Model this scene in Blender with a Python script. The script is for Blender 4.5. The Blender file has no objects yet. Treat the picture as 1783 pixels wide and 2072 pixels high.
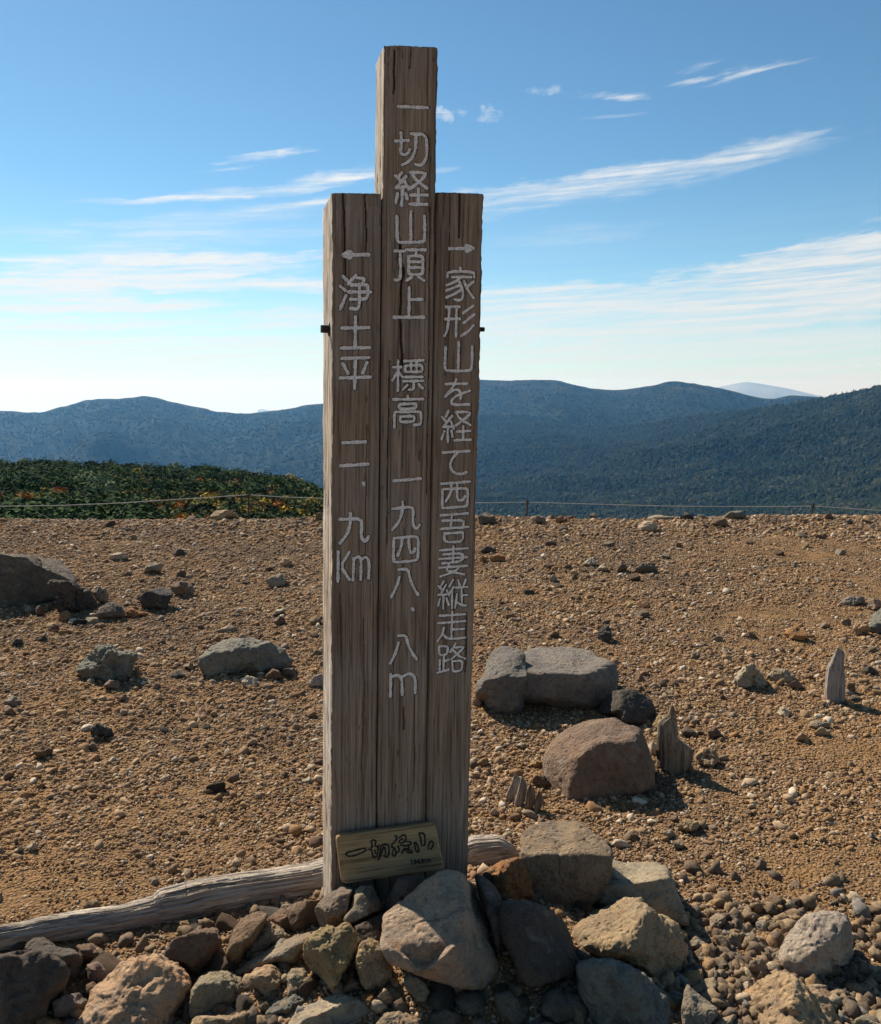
import bpy, math, random
import numpy as np
from mathutils import Matrix, Vector

# ------------------------------------------------------------------ camera, world, sun
PITCH = math.radians(8.18)
F = 1816.0            # focal length in px of the 1783 x 2072 view of the photograph
CAMH = 1.5
SUN_AZ = math.radians(-39.0)     # left of straight ahead
SUN_EL = math.radians(40.0)
sc = bpy.context.scene
cam_d = bpy.data.cameras.new('camera')
cam = bpy.data.objects.new('camera', cam_d)
sc.collection.objects.link(cam)
cam.location = (0, 0, CAMH)
cam.rotation_euler = (math.radians(90) - PITCH, 0, 0)
cam_d.sensor_fit = 'HORIZONTAL'
cam_d.sensor_width = 36.0
cam_d.lens = 36.0 * F / 1783.0
cam_d.clip_start = 0.05
cam_d.clip_end = 120000
sc.camera = cam
sc.view_settings.view_transform = 'Standard'
sc.view_settings.look = 'None'
sc.view_settings.exposure = 0.66
sc.view_settings.gamma = 1.0
sc.view_settings.use_curve_mapping = False

sun_d = bpy.data.lights.new('sun', 'SUN')
sun_d.energy = 5.0
sun_d.angle = math.radians(0.55)
sun_d.color = (1.0, 0.91, 0.78)
sun = bpy.data.objects.new('sun', sun_d)
sc.collection.objects.link(sun)
SUNV = Vector((math.sin(SUN_AZ) * math.cos(SUN_EL), math.cos(SUN_AZ) * math.cos(SUN_EL), math.sin(SUN_EL)))
sun.rotation_euler = SUNV.to_track_quat('Z', 'Y').to_euler()
sun.location = (-20, 25, 30)

def pxdir(X, Y):
    a = (X - 891.5) / F
    b = -(Y - 1036.0) / F
    return np.array([a, math.cos(PITCH) + b * math.sin(PITCH), -math.sin(PITCH) + b * math.cos(PITCH)])

def px_azel(X, Y):
    d = pxdir(X, Y)
    return math.atan2(d[0], d[1]), math.atan2(d[2], math.hypot(d[0], d[1]))

class NT:
    """tiny node-tree helper"""
    def __init__(s, tree): s.t = tree; s.n = tree.nodes; s.l = tree.links
    def node(s, typ, **kw):
        n = s.n.new(typ)
        for k, v in kw.items(): setattr(n, k, v)
        return n
    def link(s, a, b): s.l.new(a, b)
    def put(s, sock, v):
        if isinstance(v, bpy.types.NodeSocket): s.link(v, sock)
        elif v is not None: sock.default_value = v
    def m(s, op, a, b=None, c=None, clamp=False):
        n = s.node('ShaderNodeMath', operation=op, use_clamp=clamp)
        s.put(n.inputs[0], a); s.put(n.inputs[1], b)
        if c is not None: s.put(n.inputs[2], c)
        return n.outputs[0]
    def vm(s, op, a, b=None):
        n = s.node('ShaderNodeVectorMath', operation=op)
        s.put(n.inputs[0], a)
        if b is not None: s.put(n.inputs[1], b)
        return n.outputs[0]
    def noise(s, vec, scale, detail=3, rough=0.55, dim='3D', dist=0.0):
        n = s.node('ShaderNodeTexNoise', noise_dimensions=dim)
        if vec is not None: s.link(vec, n.inputs['Vector'])
        n.inputs['Scale'].default_value = scale
        n.inputs['Detail'].default_value = detail
        n.inputs['Roughness'].default_value = rough
        n.inputs['Distortion'].default_value = dist
        return n.outputs['Fac']
    def ramp(s, fac, stops, interp='LINEAR'):
        n = s.node('ShaderNodeValToRGB')
        cr = n.color_ramp; cr.interpolation = interp
        while len(cr.elements) < len(stops): cr.elements.new(0.5)
        for e, (p, c) in zip(cr.elements, stops):
            e.position = p
            e.color = (c, c, c, 1) if not hasattr(c, '__len__') else (*c[:3], 1)
        s.put(n.inputs[0], fac)
        return n.outputs[0]
    def mix(s, fac, a, b, mode='MIX'):
        n = s.node('ShaderNodeMix', data_type='RGBA', blend_type=mode)
        s.put(n.inputs[0], fac)
        for i, v in ((6, a), (7, b)):
            if isinstance(v, bpy.types.NodeSocket): s.link(v, n.inputs[i])
            else: n.inputs[i].default_value = (*v[:3], 1)
        return n.outputs[2]
    def smooth(s, v, lo, hi, a=0.0, b=1.0):
        n = s.node('ShaderNodeMapRange', interpolation_type='SMOOTHSTEP')
        s.put(n.inputs[0], v)
        for i, q in enumerate((lo, hi, a, b)): n.inputs[i + 1].default_value = q
        return n.outputs[0]

world = bpy.data.worlds.new('World')
sc.world = world
world.use_nodes = True
W = NT(world.node_tree)
W.n.clear()
SKY_STRENGTH = 0.076
def build_world():
    out = W.node('ShaderNodeOutputWorld')
    bg = W.node('ShaderNodeBackground')
    bg.inputs['Strength'].default_value = SKY_STRENGTH
    W.link(bg.outputs[0], out.inputs[0])
    sky = W.node('ShaderNodeTexSky', sky_type='NISHITA')
    sky.sun_disc = False
    sky.sun_elevation = SUN_EL
    sky.sun_rotation = SUN_AZ
    sky.altitude = 1900
    sky.air_density = 1.0
    sky.dust_density = 0.6
    sky.ozone_density = 3.0
    tc = W.node('ShaderNodeTexCoord')
    sep = W.node('ShaderNodeSeparateXYZ')
    W.link(tc.outputs['Generated'], sep.inputs[0])
    x, y, z = sep.outputs
    az = W.m('ARCTAN2', x, y)
    el = W.m('ARCSINE', z)
    comb = W.node('ShaderNodeCombineXYZ')
    W.link(az, comb.inputs[0]); W.link(el, comb.inputs[1])
    P = comb.outputs[0]
    # fibres: noise stretched along a line that rises gently to the right
    def fibre(sx, sy, ang, detail, rough=0.6, off=0.0):
        mp = W.node('ShaderNodeMapping')
        mp.inputs['Rotation'].default_value = (0, 0, -math.radians(ang))
        W.link(P, mp.inputs['Vector'])
        mp2 = W.node('ShaderNodeMapping')
        mp2.inputs['Scale'].default_value = (sx, sy, 1)
        mp2.inputs['Location'].default_value = (off, off * 1.7, off)
        W.link(mp.outputs[0], mp2.inputs['Vector'])
        return W.noise(mp2.outputs[0], 1.0, detail, rough)
    f1 = fibre(9, 75, 6, 6, 0.62)
    f2 = fibre(26, 170, 9, 5, 0.65, 3.1)
    wob = fibre(12, 30, 3, 4, 0.6, 7.7)
    wobc = W.m('MULTIPLY', W.m('SUBTRACT', wob, 0.5), 0.035)
    puff = W.noise(P, 70.0, 6, 0.62)
    total = None
    def streak(X, Y, L, Wd, ang, k, kind='f', soft=0.25):
        nonlocal total
        u0, v0 = px_azel(X, Y)
        l = L / F; w = Wd / F; a = math.radians(ang)
        du = W.m('SUBTRACT', az, u0)
        dv = W.m('SUBTRACT', W.m('ADD', el, W.m('MULTIPLY', wobc, min(1.0, Wd / 22.0))), v0)
        al = W.m('ADD', W.m('MULTIPLY', du, math.cos(a) / l), W.m('MULTIPLY', dv, math.sin(a) / l))
        ac = W.m('ADD', W.m('MULTIPLY', du, -math.sin(a) / w), W.m('MULTIPLY', dv, math.cos(a) / w))
        d = W.m('SQRT', W.m('ADD', W.m('MULTIPLY', al, al), W.m('MULTIPLY', ac, ac)))
        if kind == 'f': d = W.m('ADD', d, W.m('MULTIPLY', W.m('SUBTRACT', f1, 0.5), 1.6))
        elif kind == 'g': d = W.m('ADD', d, W.m('MULTIPLY', W.m('SUBTRACT', f2, 0.5), 2.6))
        elif kind == 's': d = W.m('ADD', d, W.m('ADD', W.m('MULTIPLY', W.m('SUBTRACT', f1, 0.5), 1.1), W.m('MULTIPLY', W.m('SUBTRACT', f2, 0.5), 0.7)))
        else: d = W.m('ADD', d, W.m('MULTIPLY', W.m('SUBTRACT', puff, 0.5), 4.2))
        mk = W.smooth(d, soft, 1.05, k, 0.0)
        if total is None: total = mk
        elif k < 0: total = W.m('ADD', total, mk, clamp=True)
        else:   # screen
            total = W.m('SUBTRACT', W.m('ADD', total, mk), W.m('MULTIPLY', total, mk))
    for s in CLOUDS: streak(*s)
    # the rest of the sky dome carries the same thin high cloud, low down all round
    band = W.m('MULTIPLY', W.smooth(el, 0.02, 0.12), W.smooth(el, 0.20, 0.42, 1.0, 0.0))
    side = W.smooth(W.m('ABSOLUTE', az), 0.50, 0.62)
    rest = W.m('MULTIPLY', W.m('MULTIPLY', band, side), W.smooth(f1, 0.42, 0.66, 0.0, 0.75))
    total = W.m('SUBTRACT', W.m('ADD', total, rest), W.m('MULTIPLY', total, rest))
    f3 = fibre(5, 150, 2.5, 5, 0.6, 12.3); f4 = fibre(30, 300, 5, 4, 0.6, 4.4)
    tex = W.m('ADD', W.smooth(f3, .40, .60, .52, 1.0), W.smooth(f4, .35, .65, -.22, .12))
    total = W.m('MULTIPLY', total, tex, clamp=True)
    veil = W.m('ADD', W.smooth(el, -0.01, 0.115, 0.80, 0.0), W.smooth(el, 0.05, 0.24, 0.16, 0.0))
    veil = W.m('MULTIPLY', veil, W.m('ADD', W.smooth(f3, .38, .62, .62, 1.0), W.smooth(el, .02, -.02, 0.0, .35)), clamp=True)
    total = W.m('SUBTRACT', W.m('ADD', total, veil), W.m('MULTIPLY', total, veil))
    total = W.m('MULTIPLY', total, 0.97, clamp=True)
    # slight tint of the clear sky, then white cloud over it
    clear = W.mix(1.0, sky.outputs[0], SKY_TINT, 'MULTIPLY')
    # brighter cloud towards the sun
    sd = W.node('ShaderNodeVectorMath', operation='DOT_PRODUCT')
    W.link(tc.outputs['Generated'], sd.inputs[0]); sd.inputs[1].default_value = SUNV
    cb = W.smooth(sd.outputs['Value'], 0.35, 0.95, CLOUD_LO, CLOUD_HI)
    cc = W.node('ShaderNodeCombineXYZ')
    for i, kx in enumerate((0.965, 0.995, 1.0)): W.link(W.m('MULTIPLY', cb, kx), cc.inputs[i])
    col = W.mix(total, clear, cc.outputs[0])
    W.link(col, bg.inputs['Color'])
SKY_TINT = (0.73, 0.99, 0.97)
CLOUD_LO, CLOUD_HI = 6.9, 7.8
CLOUDS = [
 (545,316,105,9,9,.75,'g',.1), (470,340,60,4,8,.3,'g',.1),
 (320,402,190,8,6,.8,'s',.1), (520,388,240,13,6.5,.8,'s',.2), (680,362,110,18,7,.95,'s',.3), (640,412,170,9,6,.8,'s',.2),
 (1150,372,340,19,7,.75,'s',.3), (1400,326,260,18,6.5,.62,'s',.2), (1130,396,360,26,5,.50,'s',.1), (1330,352,330,12,7,.5,'s',.2), (1420,345,260,14,6,.30,'s',.1),
 (1560,300,130,8,12,.28,'s',.1), (900,345,40,7,5,.3,'s',.1),
 (40,526,110,5,2,.7,'s',.2), (330,545,330,32,4,1.0,'s',.55), (440,574,250,18,3,1.0,'s',.5), (60,585,230,34,2,.95,'s',.5),
 (190,618,290,16,2,.95,'s',.5), (150,656,330,15,1,.95,'s',.5), (620,580,110,15,5,.9,'s',.4), (620,640,260,26,3,.75,'s',.3), (250,690,500,16,1.5,.6,'s',.2),
 (330,478,460,40,4,.45,'f',.0), (520,430,260,22,6,.35,'s',.1), (250,520,330,14,3,.5,'s',.2), (250,715,520,36,1,.6,'f',.1), (1150,475,220,20,3,.22,'f',.0),
 (1350,630,700,58,3,.88,'s',.72), (1760,560,420,78,3.5,.9,'s',.7), (1120,598,300,26,2,.8,'s',.5), (1740,496,200,18,4,.75,'s',.5),
 (1350,700,700,40,1,.6,'s',.2), (1680,636,280,9,2.5,-.55,'s',.1),
 (904,238,24,13,0,.75,'p',.0), (937,228,20,9,0,.6,'p',.0), (985,233,24,13,0,.6,'p',.0),
 (1115,188,44,10,0,.6,'p',.0), (1253,194,78,9,0,.75,'g',.0), (1500,148,72,11,8,.75,'g',.0), (1415,161,60,6,3,.55,'g',.0), (1560,138,80,4,6,.5,'s',.0), (1420,135,45,8,10,.3,'g',.0),
 (1680,766,52,15,4,.75,'p',.0), (1760,762,50,14,0,.7,'p',.0), (1250,235,80,4,2,.2,'s',.0),
]
build_world()

# ------------------------------------------------------------------ helpers
def rng(seed): return np.random.default_rng(seed)

def _hash(ix, iy, iz, seed):
    h = (ix.astype(np.int64) * 374761393 + iy.astype(np.int64) * 668265263 + iz.astype(np.int64) * 2147483647 + seed * 144665) & 0xffffffff
    h = ((h ^ (h >> 13)) * 1274126177) & 0xffffffff
    h = h ^ (h >> 16)
    return (h & 0xffff) / 32767.5 - 1.0

def vnoise(p, seed=0):
    """smooth value noise in [-1, 1] at points p (N, 3)"""
    i = np.floor(p).astype(np.int64); f = p - i
    f = f * f * f * (f * (f * 6 - 15) + 10)
    r = 0
    for dx in (0, 1):
        wx = f[:, 0] if dx else 1 - f[:, 0]
        for dy in (0, 1):
            wy = f[:, 1] if dy else 1 - f[:, 1]
            for dz in (0, 1):
                wz = f[:, 2] if dz else 1 - f[:, 2]
                r = r + wx * wy * wz * _hash(i[:, 0] + dx, i[:, 1] + dy, i[:, 2] + dz, seed)
    return r

def fbm(p, octs=4, seed=0, gain=0.5, ridged=False):
    a, s, t = 1.0, 0, 0
    for o in range(octs):
        n = vnoise(p * (2.03 ** o) + o * 17.3, seed + o)
        if ridged: n = 1 - 2 * np.abs(n)
        s = s + a * n; t += a; a *= gain
    return s / t

def P3(x, y, z=0.0):
    x, y = np.broadcast_arrays(np.asarray(x, float), np.asarray(y, float))
    return np.stack([x.ravel(), y.ravel(), np.broadcast_to(np.asarray(z, float), x.shape).ravel()], 1)

def new_mesh(name, verts, faces, mat=None, smooth=True):
    me = bpy.data.meshes.new(name)
    verts = np.ascontiguousarray(verts, dtype=np.float32)
    faces = np.asarray(faces)
    if faces.dtype != object and faces.ndim == 2:
        k = faces.shape[1]; nf = len(faces)
        me.vertices.add(len(verts)); me.vertices.foreach_set('co', verts.ravel())
        me.loops.add(nf * k); me.loops.foreach_set('vertex_index', faces.astype(np.int32).ravel())
        me.polygons.add(nf)
        me.polygons.foreach_set('loop_start', np.arange(0, nf * k, k, dtype=np.int32))
        if smooth: me.polygons.foreach_set('use_smooth', np.ones(nf, dtype=bool))
        me.update(calc_edges=True)
    else:
        me.from_pydata([tuple(map(float, v)) for v in verts], [], [tuple(map(int, f)) for f in faces])
        if smooth:
            for p in me.polygons: p.use_smooth = True
        me.update()
    if mat: me.materials.append(mat)
    return me

def add(name, me, parent=None, loc=None, label=None, cat=None, group=None, kind=None):
    o = bpy.data.objects.new(name, me)
    sc.collection.objects.link(o)
    if parent is not None: o.parent = parent
    if loc is not None: o.location = loc
    if label: o['label'] = label
    if cat: o['category'] = cat
    if group: o['group'] = group
    if kind: o['kind'] = kind
    return o

def grid_faces(nr, nc, wrap=False):
    r = np.arange(nr - 1)[:, None]; c = np.arange(nc if wrap else nc - 1)[None, :]
    c2 = (c + 1) % nc
    return np.stack([(r * nc + c).ravel(), (r * nc + c2).ravel(), ((r + 1) * nc + c2).ravel(), ((r + 1) * nc + c).ravel()], 1)

def ico(sub):
    t = (1 + 5 ** 0.5) / 2
    v = [(-1, t, 0), (1, t, 0), (-1, -t, 0), (1, -t, 0), (0, -1, t), (0, 1, t), (0, -1, -t), (0, 1, -t), (t, 0, -1), (t, 0, 1), (-t, 0, -1), (-t, 0, 1)]
    f = [(0,11,5),(0,5,1),(0,1,7),(0,7,10),(0,10,11),(1,5,9),(5,11,4),(11,10,2),(10,7,6),(7,1,8),(3,9,4),(3,4,2),(3,2,6),(3,6,8),(3,8,9),(4,9,5),(2,4,11),(6,2,10),(8,6,7),(9,8,1)]
    v = [np.array(q, float) / np.linalg.norm(q) for q in v]
    for _ in range(sub):
        cache = {}; nf = []
        def mid(a, b):
            k = (min(a, b), max(a, b))
            if k not in cache:
                q = v[a] + v[b]; v.append(q / np.linalg.norm(q)); cache[k] = len(v) - 1
            return cache[k]
        for a, b, c in f:
            x, y, z = mid(a, b), mid(b, c), mid(c, a)
            nf += [(a, x, z), (b, y, x), (c, z, y), (x, y, z)]
        f = nf
    return np.array(v), np.array(f)
ICO = {k: ico(k) for k in range(1, 6)}

def poly_radius(n, planes, p=9.0):
    """radius of a rounded convex polyhedron in directions n"""
    s = 0
    for m, d in planes:
        s = s + (np.maximum(n @ m, 0) / d) ** p
    return s ** (-1.0 / p)

def rand_planes(r, k, lo=0.7, hi=1.0):
    out = []
    for i in range(k):
        m = r.normal(size=3); m /= np.linalg.norm(m)
        out.append((m, r.uniform(lo, hi)))
    for ax in range(3):
        for sg in (-1, 1):
            m = np.zeros(3); m[ax] = sg
            out.append((m, 1.05))
    return out

# ------------------------------------------------------------------ materials
def base_mat(name, rough=0.9, spec=0.2):
    m = bpy.data.materials.new(name)
    m.use_nodes = True
    T = NT(m.node_tree)
    b = T.n['Principled BSDF']
    b.inputs['Roughness'].default_value = rough
    b.inputs['Specular IOR Level'].default_value = spec
    return m, T, b

def bump(T, b, h, strength, dist):
    n = T.node('ShaderNodeBump')
    n.inputs['Strength'].default_value = strength
    n.inputs['Distance'].default_value = dist
    T.link(h, n.inputs['Height'])
    T.link(n.outputs[0], b.inputs['Normal'])

def rock_mat():
    m, T, b = base_mat('rock', 0.92, 0.25)
    tc = T.node('ShaderNodeTexCoord'); oi = T.node('ShaderNodeObjectInfo')
    off = T.m('MULTIPLY', oi.outputs['Random'], 50.0)
    cx = T.node('ShaderNodeCombineXYZ')
    for i in range(3): T.link(off, cx.inputs[i])
    V = T.vm('ADD', tc.outputs['Object'], cx.outputs[0])
    n1 = T.noise(V, 7.0, 4, 0.6); n2 = T.noise(V, 38.0, 5, 0.65); n3 = T.noise(V, 260.0, 5, 0.75); n4 = T.noise(V, 16.0, 4, 0.6, dist=0.6)
    base = oi.outputs['Color']
    c = T.mix(T.smooth(n1, 0.35, 0.68), T.mix(1.0, base, (0.80, 0.78, 0.78), 'MULTIPLY'), T.mix(1.0, base, (1.22, 1.16, 1.05), 'MULTIPLY'))
    c = T.mix(T.smooth(n2, 0.48, 0.66, 0, 0.75), c, T.mix(1.0, base, (0.52, 0.50, 0.50), 'MULTIPLY'))
    c = T.mix(T.smooth(n4, 0.56, 0.70, 0, 0.55), c, T.mix(0.55, base, (0.36, 0.33, 0.28)))
    c = T.mix(T.smooth(n4, 0.42, 0.30, 0, 0.45), c, T.mix(1.0, base, (1.2, 0.78, 0.50), 'MULTIPLY'))
    c = T.mix(T.smooth(n3, 0.52, 0.68, 0, 0.65), c, T.mix(1.0, base, (1.6, 1.55, 1.5), 'MULTIPLY'))
    c = T.mix(T.smooth(n3, 0.46, 0.32, 0, 0.7), c, T.mix(1.0, base, (0.4, 0.38, 0.36), 'MULTIPLY'))
    T.link(c, b.inputs['Base Color'])
    vo = T.node('ShaderNodeTexVoronoi'); T.link(V, vo.inputs['Vector']); vo.inputs['Scale'].default_value = 55.0
    h = T.m('ADD', T.m('MULTIPLY', n2, 1.0), T.m('MULTIPLY', n3, 0.45))
    h = T.m('ADD', h, T.m('MULTIPLY', T.smooth(vo.outputs['Distance'], 0.0, 0.45), 0.45))
    bump(T, b, h, 1.0, 0.018)
    return m

def gravel_mat():
    m, T, b = base_mat('gravel', 0.95, 0.2)
    oi = T.node('ShaderNodeObjectInfo'); tc = T.node('ShaderNodeTexCoord'); g = T.node('ShaderNodeNewGeometry')
    r = oi.outputs['Random']
    c = T.ramp(r, [(0.0, (.250, .148, .074)), (.18, (.310, .194, .102)), (.34, (.172, .104, .057)), (.48, (.41, .285, .170)), (.62, (.270, .146, .062)),
                   (.72, (.115, .075, .050)), (.82, (.44, .325, .205)), (.90, (.27, .215, .160)), (.955, (.60, .50, .37))], 'CONSTANT')
    n = T.noise(tc.outputs['Object'], 2.2, 4, 0.7)
    c = T.mix(T.smooth(n, 0.35, 0.7, 0, .6), c, T.mix(1.0, c, (0.55, 0.52, 0.5), 'MULTIPLY'))
    big = T.noise(g.outputs['Position'], 0.9, 5, 0.62); b2 = T.noise(g.outputs['Position'], 3.4, 4, 0.65)
    c = T.mix(T.smooth(big, 0.46, 0.66, 0, .45), c, (.33, .185, .078))
    c = T.mix(T.smooth(big, 0.50, 0.34, 0, .50), c, (.150, .100, .066))
    c = T.mix(T.smooth(b2, 0.52, 0.36, 0, .40), c, (.13, .088, .060))
    T.link(c, b.inputs['Base Color'])
    bump(T, b, n, 0.6, 0.0015)
    return m

def rubble_mat():
    m, T, b = base_mat('rubble', 0.95, 0.2)
    oi = T.node('ShaderNodeObjectInfo'); tc = T.node('ShaderNodeTexCoord')
    c = T.ramp(oi.outputs['Random'], [(0.0, (.23, .160, .095)), (.2, (.15, .104, .066)), (.35, (.29, .205, .125)), (.5, (.18, .130, .088)), (.62, (.30, .190, .095)), (.72, (.14, .105, .076)), (.85, (.38, .295, .195)), (.93, (.23, .205, .170))], 'CONSTANT')
    n = T.noise(tc.outputs['Object'], 2.6, 5, 0.7)
    c = T.mix(T.smooth(n, 0.38, 0.62, 0, .7), c, T.mix(1.0, c, (0.5, 0.47, 0.45), 'MULTIPLY'))
    T.link(c, b.inputs['Base Color']); bump(T, b, n, 0.8, 0.004)
    return m

def ground_mat():
    m, T, b = base_mat('ground_sand', 0.97, 0.15)
    g = T.node('ShaderNodeNewGeometry'); V = g.outputs['Position']
    n1 = T.noise(V, 0.8, 4, 0.6); n2 = T.noise(V, 9.0, 5, 0.65); n3 = T.noise(V, 110.0, 4, 0.7)
    c = T.ramp(n1, [(.30, (.200, .115, .054)), (.48, (.245, .138, .060)), (.62, (.300, .162, .062)), (.75, (.225, .132, .064))])
    c = T.mix(T.smooth(n2, .5, .75, 0, .5), c, (.19, .118, .062))
    c = T.mix(T.smooth(n3, .5, .68, 0, .7), c, (.37, .235, .125))
    c = T.mix(T.smooth(n3, .44, .28, 0, .7), c, (.125, .078, .042))
    sep = T.node('ShaderNodeSeparateXYZ'); T.link(V, sep.inputs[0])
    far = T.smooth(sep.outputs[1], 60.0, 400.0)
    c = T.mix(far, c, (.05, .065, .028))
    T.link(c, b.inputs['Base Color'])
    vo = T.node('ShaderNodeTexVoronoi'); T.link(V, vo.inputs['Vector']); vo.inputs['Scale'].default_value = 85.0
    h = T.m('ADD', T.m('MULTIPLY', n3, 0.8), T.m('SUBTRACT', 1.0, vo.outputs['Distance']))
    bump(T, b, h, 1.0, 0.016)
    return m

def wood_mat(name, cols, grey=(.30, .28, .26), scale=1.0, axis='Z', relief=0.003, streak=0.5, paint=None):
    """weathered wood whose grain runs along one local axis"""
    m, T, b = base_mat(name, 0.88, 0.2)
    tc = T.node('ShaderNodeTexCoord')
    def stretched(k, along):
        mp = T.node('ShaderNodeMapping')
        s = {'X': (along, k, k), 'Y': (k, along, k), 'Z': (k, k, along)}[axis]
        mp.inputs['Scale'].default_value = s
        T.link(tc.outputs['Object'], mp.inputs['Vector'])
        return mp.outputs[0]
    g1 = T.noise(stretched(26 * scale, 0.9 * scale), 1.0, 5, 0.6, dist=0.35)
    g2 = T.noise(stretched(150 * scale, 4.0 * scale), 1.0, 5, 0.7, dist=0.2)
    g3 = T.noise(stretched(330 * scale, 16 * scale), 1.0, 3, 0.7)
    spots = T.noise(stretched(70 * scale, 14 * scale), 1.0, 3, 0.6)
    big = T.noise(tc.outputs['Object'], 3.0 * scale, 4, 0.6)
    c = T.ramp(g1, [(.28, cols[0]), (.42, cols[1]), (.52, cols[2]), (.64, cols[1]), (.76, cols[3])])
    c = T.mix(T.smooth(big, .42, .66, 0.0, streak), c, grey)
    c = T.mix(T.smooth(g2, .49, .62, 0, .85), c, T.mix(1.0, c, (.42, .38, .36), 'MULTIPLY'))
    c = T.mix(T.smooth(g2, .46, .32, 0, .6), c, T.mix(1.0, c, (1.75, 1.65, 1.52), 'MULTIPLY'))
    c = T.mix(T.smooth(g3, .55, .75, 0, .4), c, T.mix(1.0, c, (.5, .48, .46), 'MULTIPLY'))
    c = T.mix(T.smooth(spots, .66, .74, 0, .8), c, T.mix(1.0, c, (.3, .27, .25), 'MULTIPLY'))
    oi = T.node('ShaderNodeObjectInfo')
    c = T.mix(T.m('MULTIPLY', oi.outputs['Random'], .55), c, T.mix(1.0, c, (.80, .74, .68), 'MULTIPLY'))
    T.link(c, b.inputs['Base Color'])
    h = T.m('ADD', g2, T.m('MULTIPLY', g3, .5))
    bump(T, b, h, 0.9, relief)
    return m

M_ROCK = rock_mat(); M_GRAVEL = gravel_mat(); M_GROUND = ground_mat(); M_RUBBLE = rubble_mat()
M_WOOD = wood_mat('post_wood', [(.135, .094, .063), (.240, .176, .121), (.320, .240, .170), (.180, .126, .085)], grey=(.310, .268, .225), streak=.5)
M_GRIME_SHADE = wood_mat('grime_shade_wood', [(.050, .036, .026), (.080, .057, .040), (.105, .075, .052), (.062, .044, .031)], grey=(.07, .055, .043), streak=.5)  # grime plus painted shade, darkening the carved grooves and cracks
M_SUNLIT_SIDE = wood_mat('sunlit_side_wood', [(.28, .21, .15), (.50, .415, .32), (.58, .49, .39), (.38, .30, .215)], grey=(.60, .56, .50), streak=.7, relief=.004)  # bleached left side, paler still with sunlight painted into its colour
M_LOG = wood_mat('driftwood', [(.21, .165, .125), (.42, .355, .285), (.55, .485, .405), (.27, .215, .165)], grey=(.60, .555, .49), axis='X', scale=.9, relief=0.010)
M_PLAQUE = wood_mat('plaque_wood', [(.26, .165, .078), (.34, .225, .108), (.38, .262, .132), (.28, .170, .078)], grey=(.27, .205, .125), axis='X', relief=0.0008, streak=.35)

def plain_mat(name, col, rough=0.8, metal=0.0, nscale=60, amt=0.5, dark=None, bmp=0.0):
    m, T, b = base_mat(name, rough)
    b.inputs['Metallic'].default_value = metal
    tc = T.node('ShaderNodeTexCoord')
    n = T.noise(tc.outputs['Object'], nscale, 4, 0.65)
    c = T.mix(T.smooth(n, .4, .66, 0, amt), col, dark or tuple(q * .45 for q in col))
    T.link(c, b.inputs['Base Color'])
    if bmp: bump(T, b, n, 0.6, bmp)
    return m
M_PAINT = plain_mat('white_groove_paint', (.86, .81, .75), 0.85, nscale=230, amt=.62, dark=(.36, .29, .23), bmp=.0015)
M_INK = plain_mat('dark_burnt_ink', (.03, .025, .018), 0.8)
M_IRON = plain_mat('rusty_iron', (.045, .04, .038), 0.6, 0.4)
M_ROPE = plain_mat('pale_rope', (.50, .47, .42), 0.9)
M_ROD = plain_mat('fence_rod', (.06, .045, .038), 0.8)
# ------------------------------------------------------------------ ground
CREST = 9.6
def mound(x, y):
    a = 0.15 * np.exp(-((x - 0.02) / 0.42) ** 2 - ((y - 2.10) / 0.36) ** 2)
    b = 0.035 * np.exp(-((x - 0.75) / 0.55) ** 2 - ((y - 1.75) / 0.5) ** 2)
    return a + b

def gh(x, y):
    """ground height without the fine relief"""
    x = np.asarray(x, float); y = np.asarray(y, float)
    p = P3(x, y)
    z = 0.030 * fbm(p * 0.55, 3, 11) + 0.014 * fbm(p * 1.9, 3, 21)
    z = z.reshape(np.broadcast(x, y).shape)
    wob = (0.35 * fbm(p * 0.5, 2, 31)).reshape(z.shape)
    t = np.maximum(y - CREST + wob, 0)
    fall = np.minimum(0.12 * t * t, 0.45 * t)
    r = np.hypot(x, np.minimum(y, 0) * 1.0)
    t2 = np.maximum(r - 70, 0)
    z = z * np.clip(1.5 - r / 90, 0, 1) - fall - np.where(t2 > 0, 0.35 * t2, 0) + mound(x, y)
    return np.maximum(z, -760.0)

def build_ground():
    ys = [1.15]
    while ys[-1] < 12.5: ys.append(ys[-1] + max(0.011, 0.0060 * ys[-1]))
    while ys[-1] < 19000: ys.append(ys[-1] * 1.16 + 0.4)
    back = [1.0, .8, .5, 0, -1, -2.5, -5, -9, -15, -25, -40, -60, -80, -120, -300, -1000, -2500, -8000, -22000]
    ys = np.array(back[::-1] + ys)
    s = np.linspace(0, 1, 170)
    xh = 0.011 * 169 * s + (7.2 - 0.011 * 169) * s ** 2.6
    xo = [8, 9.5, 12, 16, 22, 30, 42, 60, 80, 120, 250, 700, 2000, 7000, 12000, 22000]
    xs = np.concatenate([-np.array(xo[::-1], float), -xh[:0:-1], xh, np.array(xo, float)])
    X, Y = np.meshgrid(xs, ys)
    Z = gh(X, Y)
    near = (np.abs(X) < 8) & (Y > 0.9) & (Y < 13)
    p = P3(X[near], Y[near])
    gran = 0.5 + 0.5 * vnoise(p * 0.9, 5)
    Z[near] += 0.0075 * fbm(p * 9, 4, 41) + 0.0060 * fbm(p * 34, 2, 51) * (0.4 + gran)
    V = np.stack([X.ravel(), Y.ravel(), Z.ravel()], 1)
    return add('ground', new_mesh('ground', V, grid_faces(len(ys), len(xs)), M_GROUND), kind='structure')
build_ground()

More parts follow.
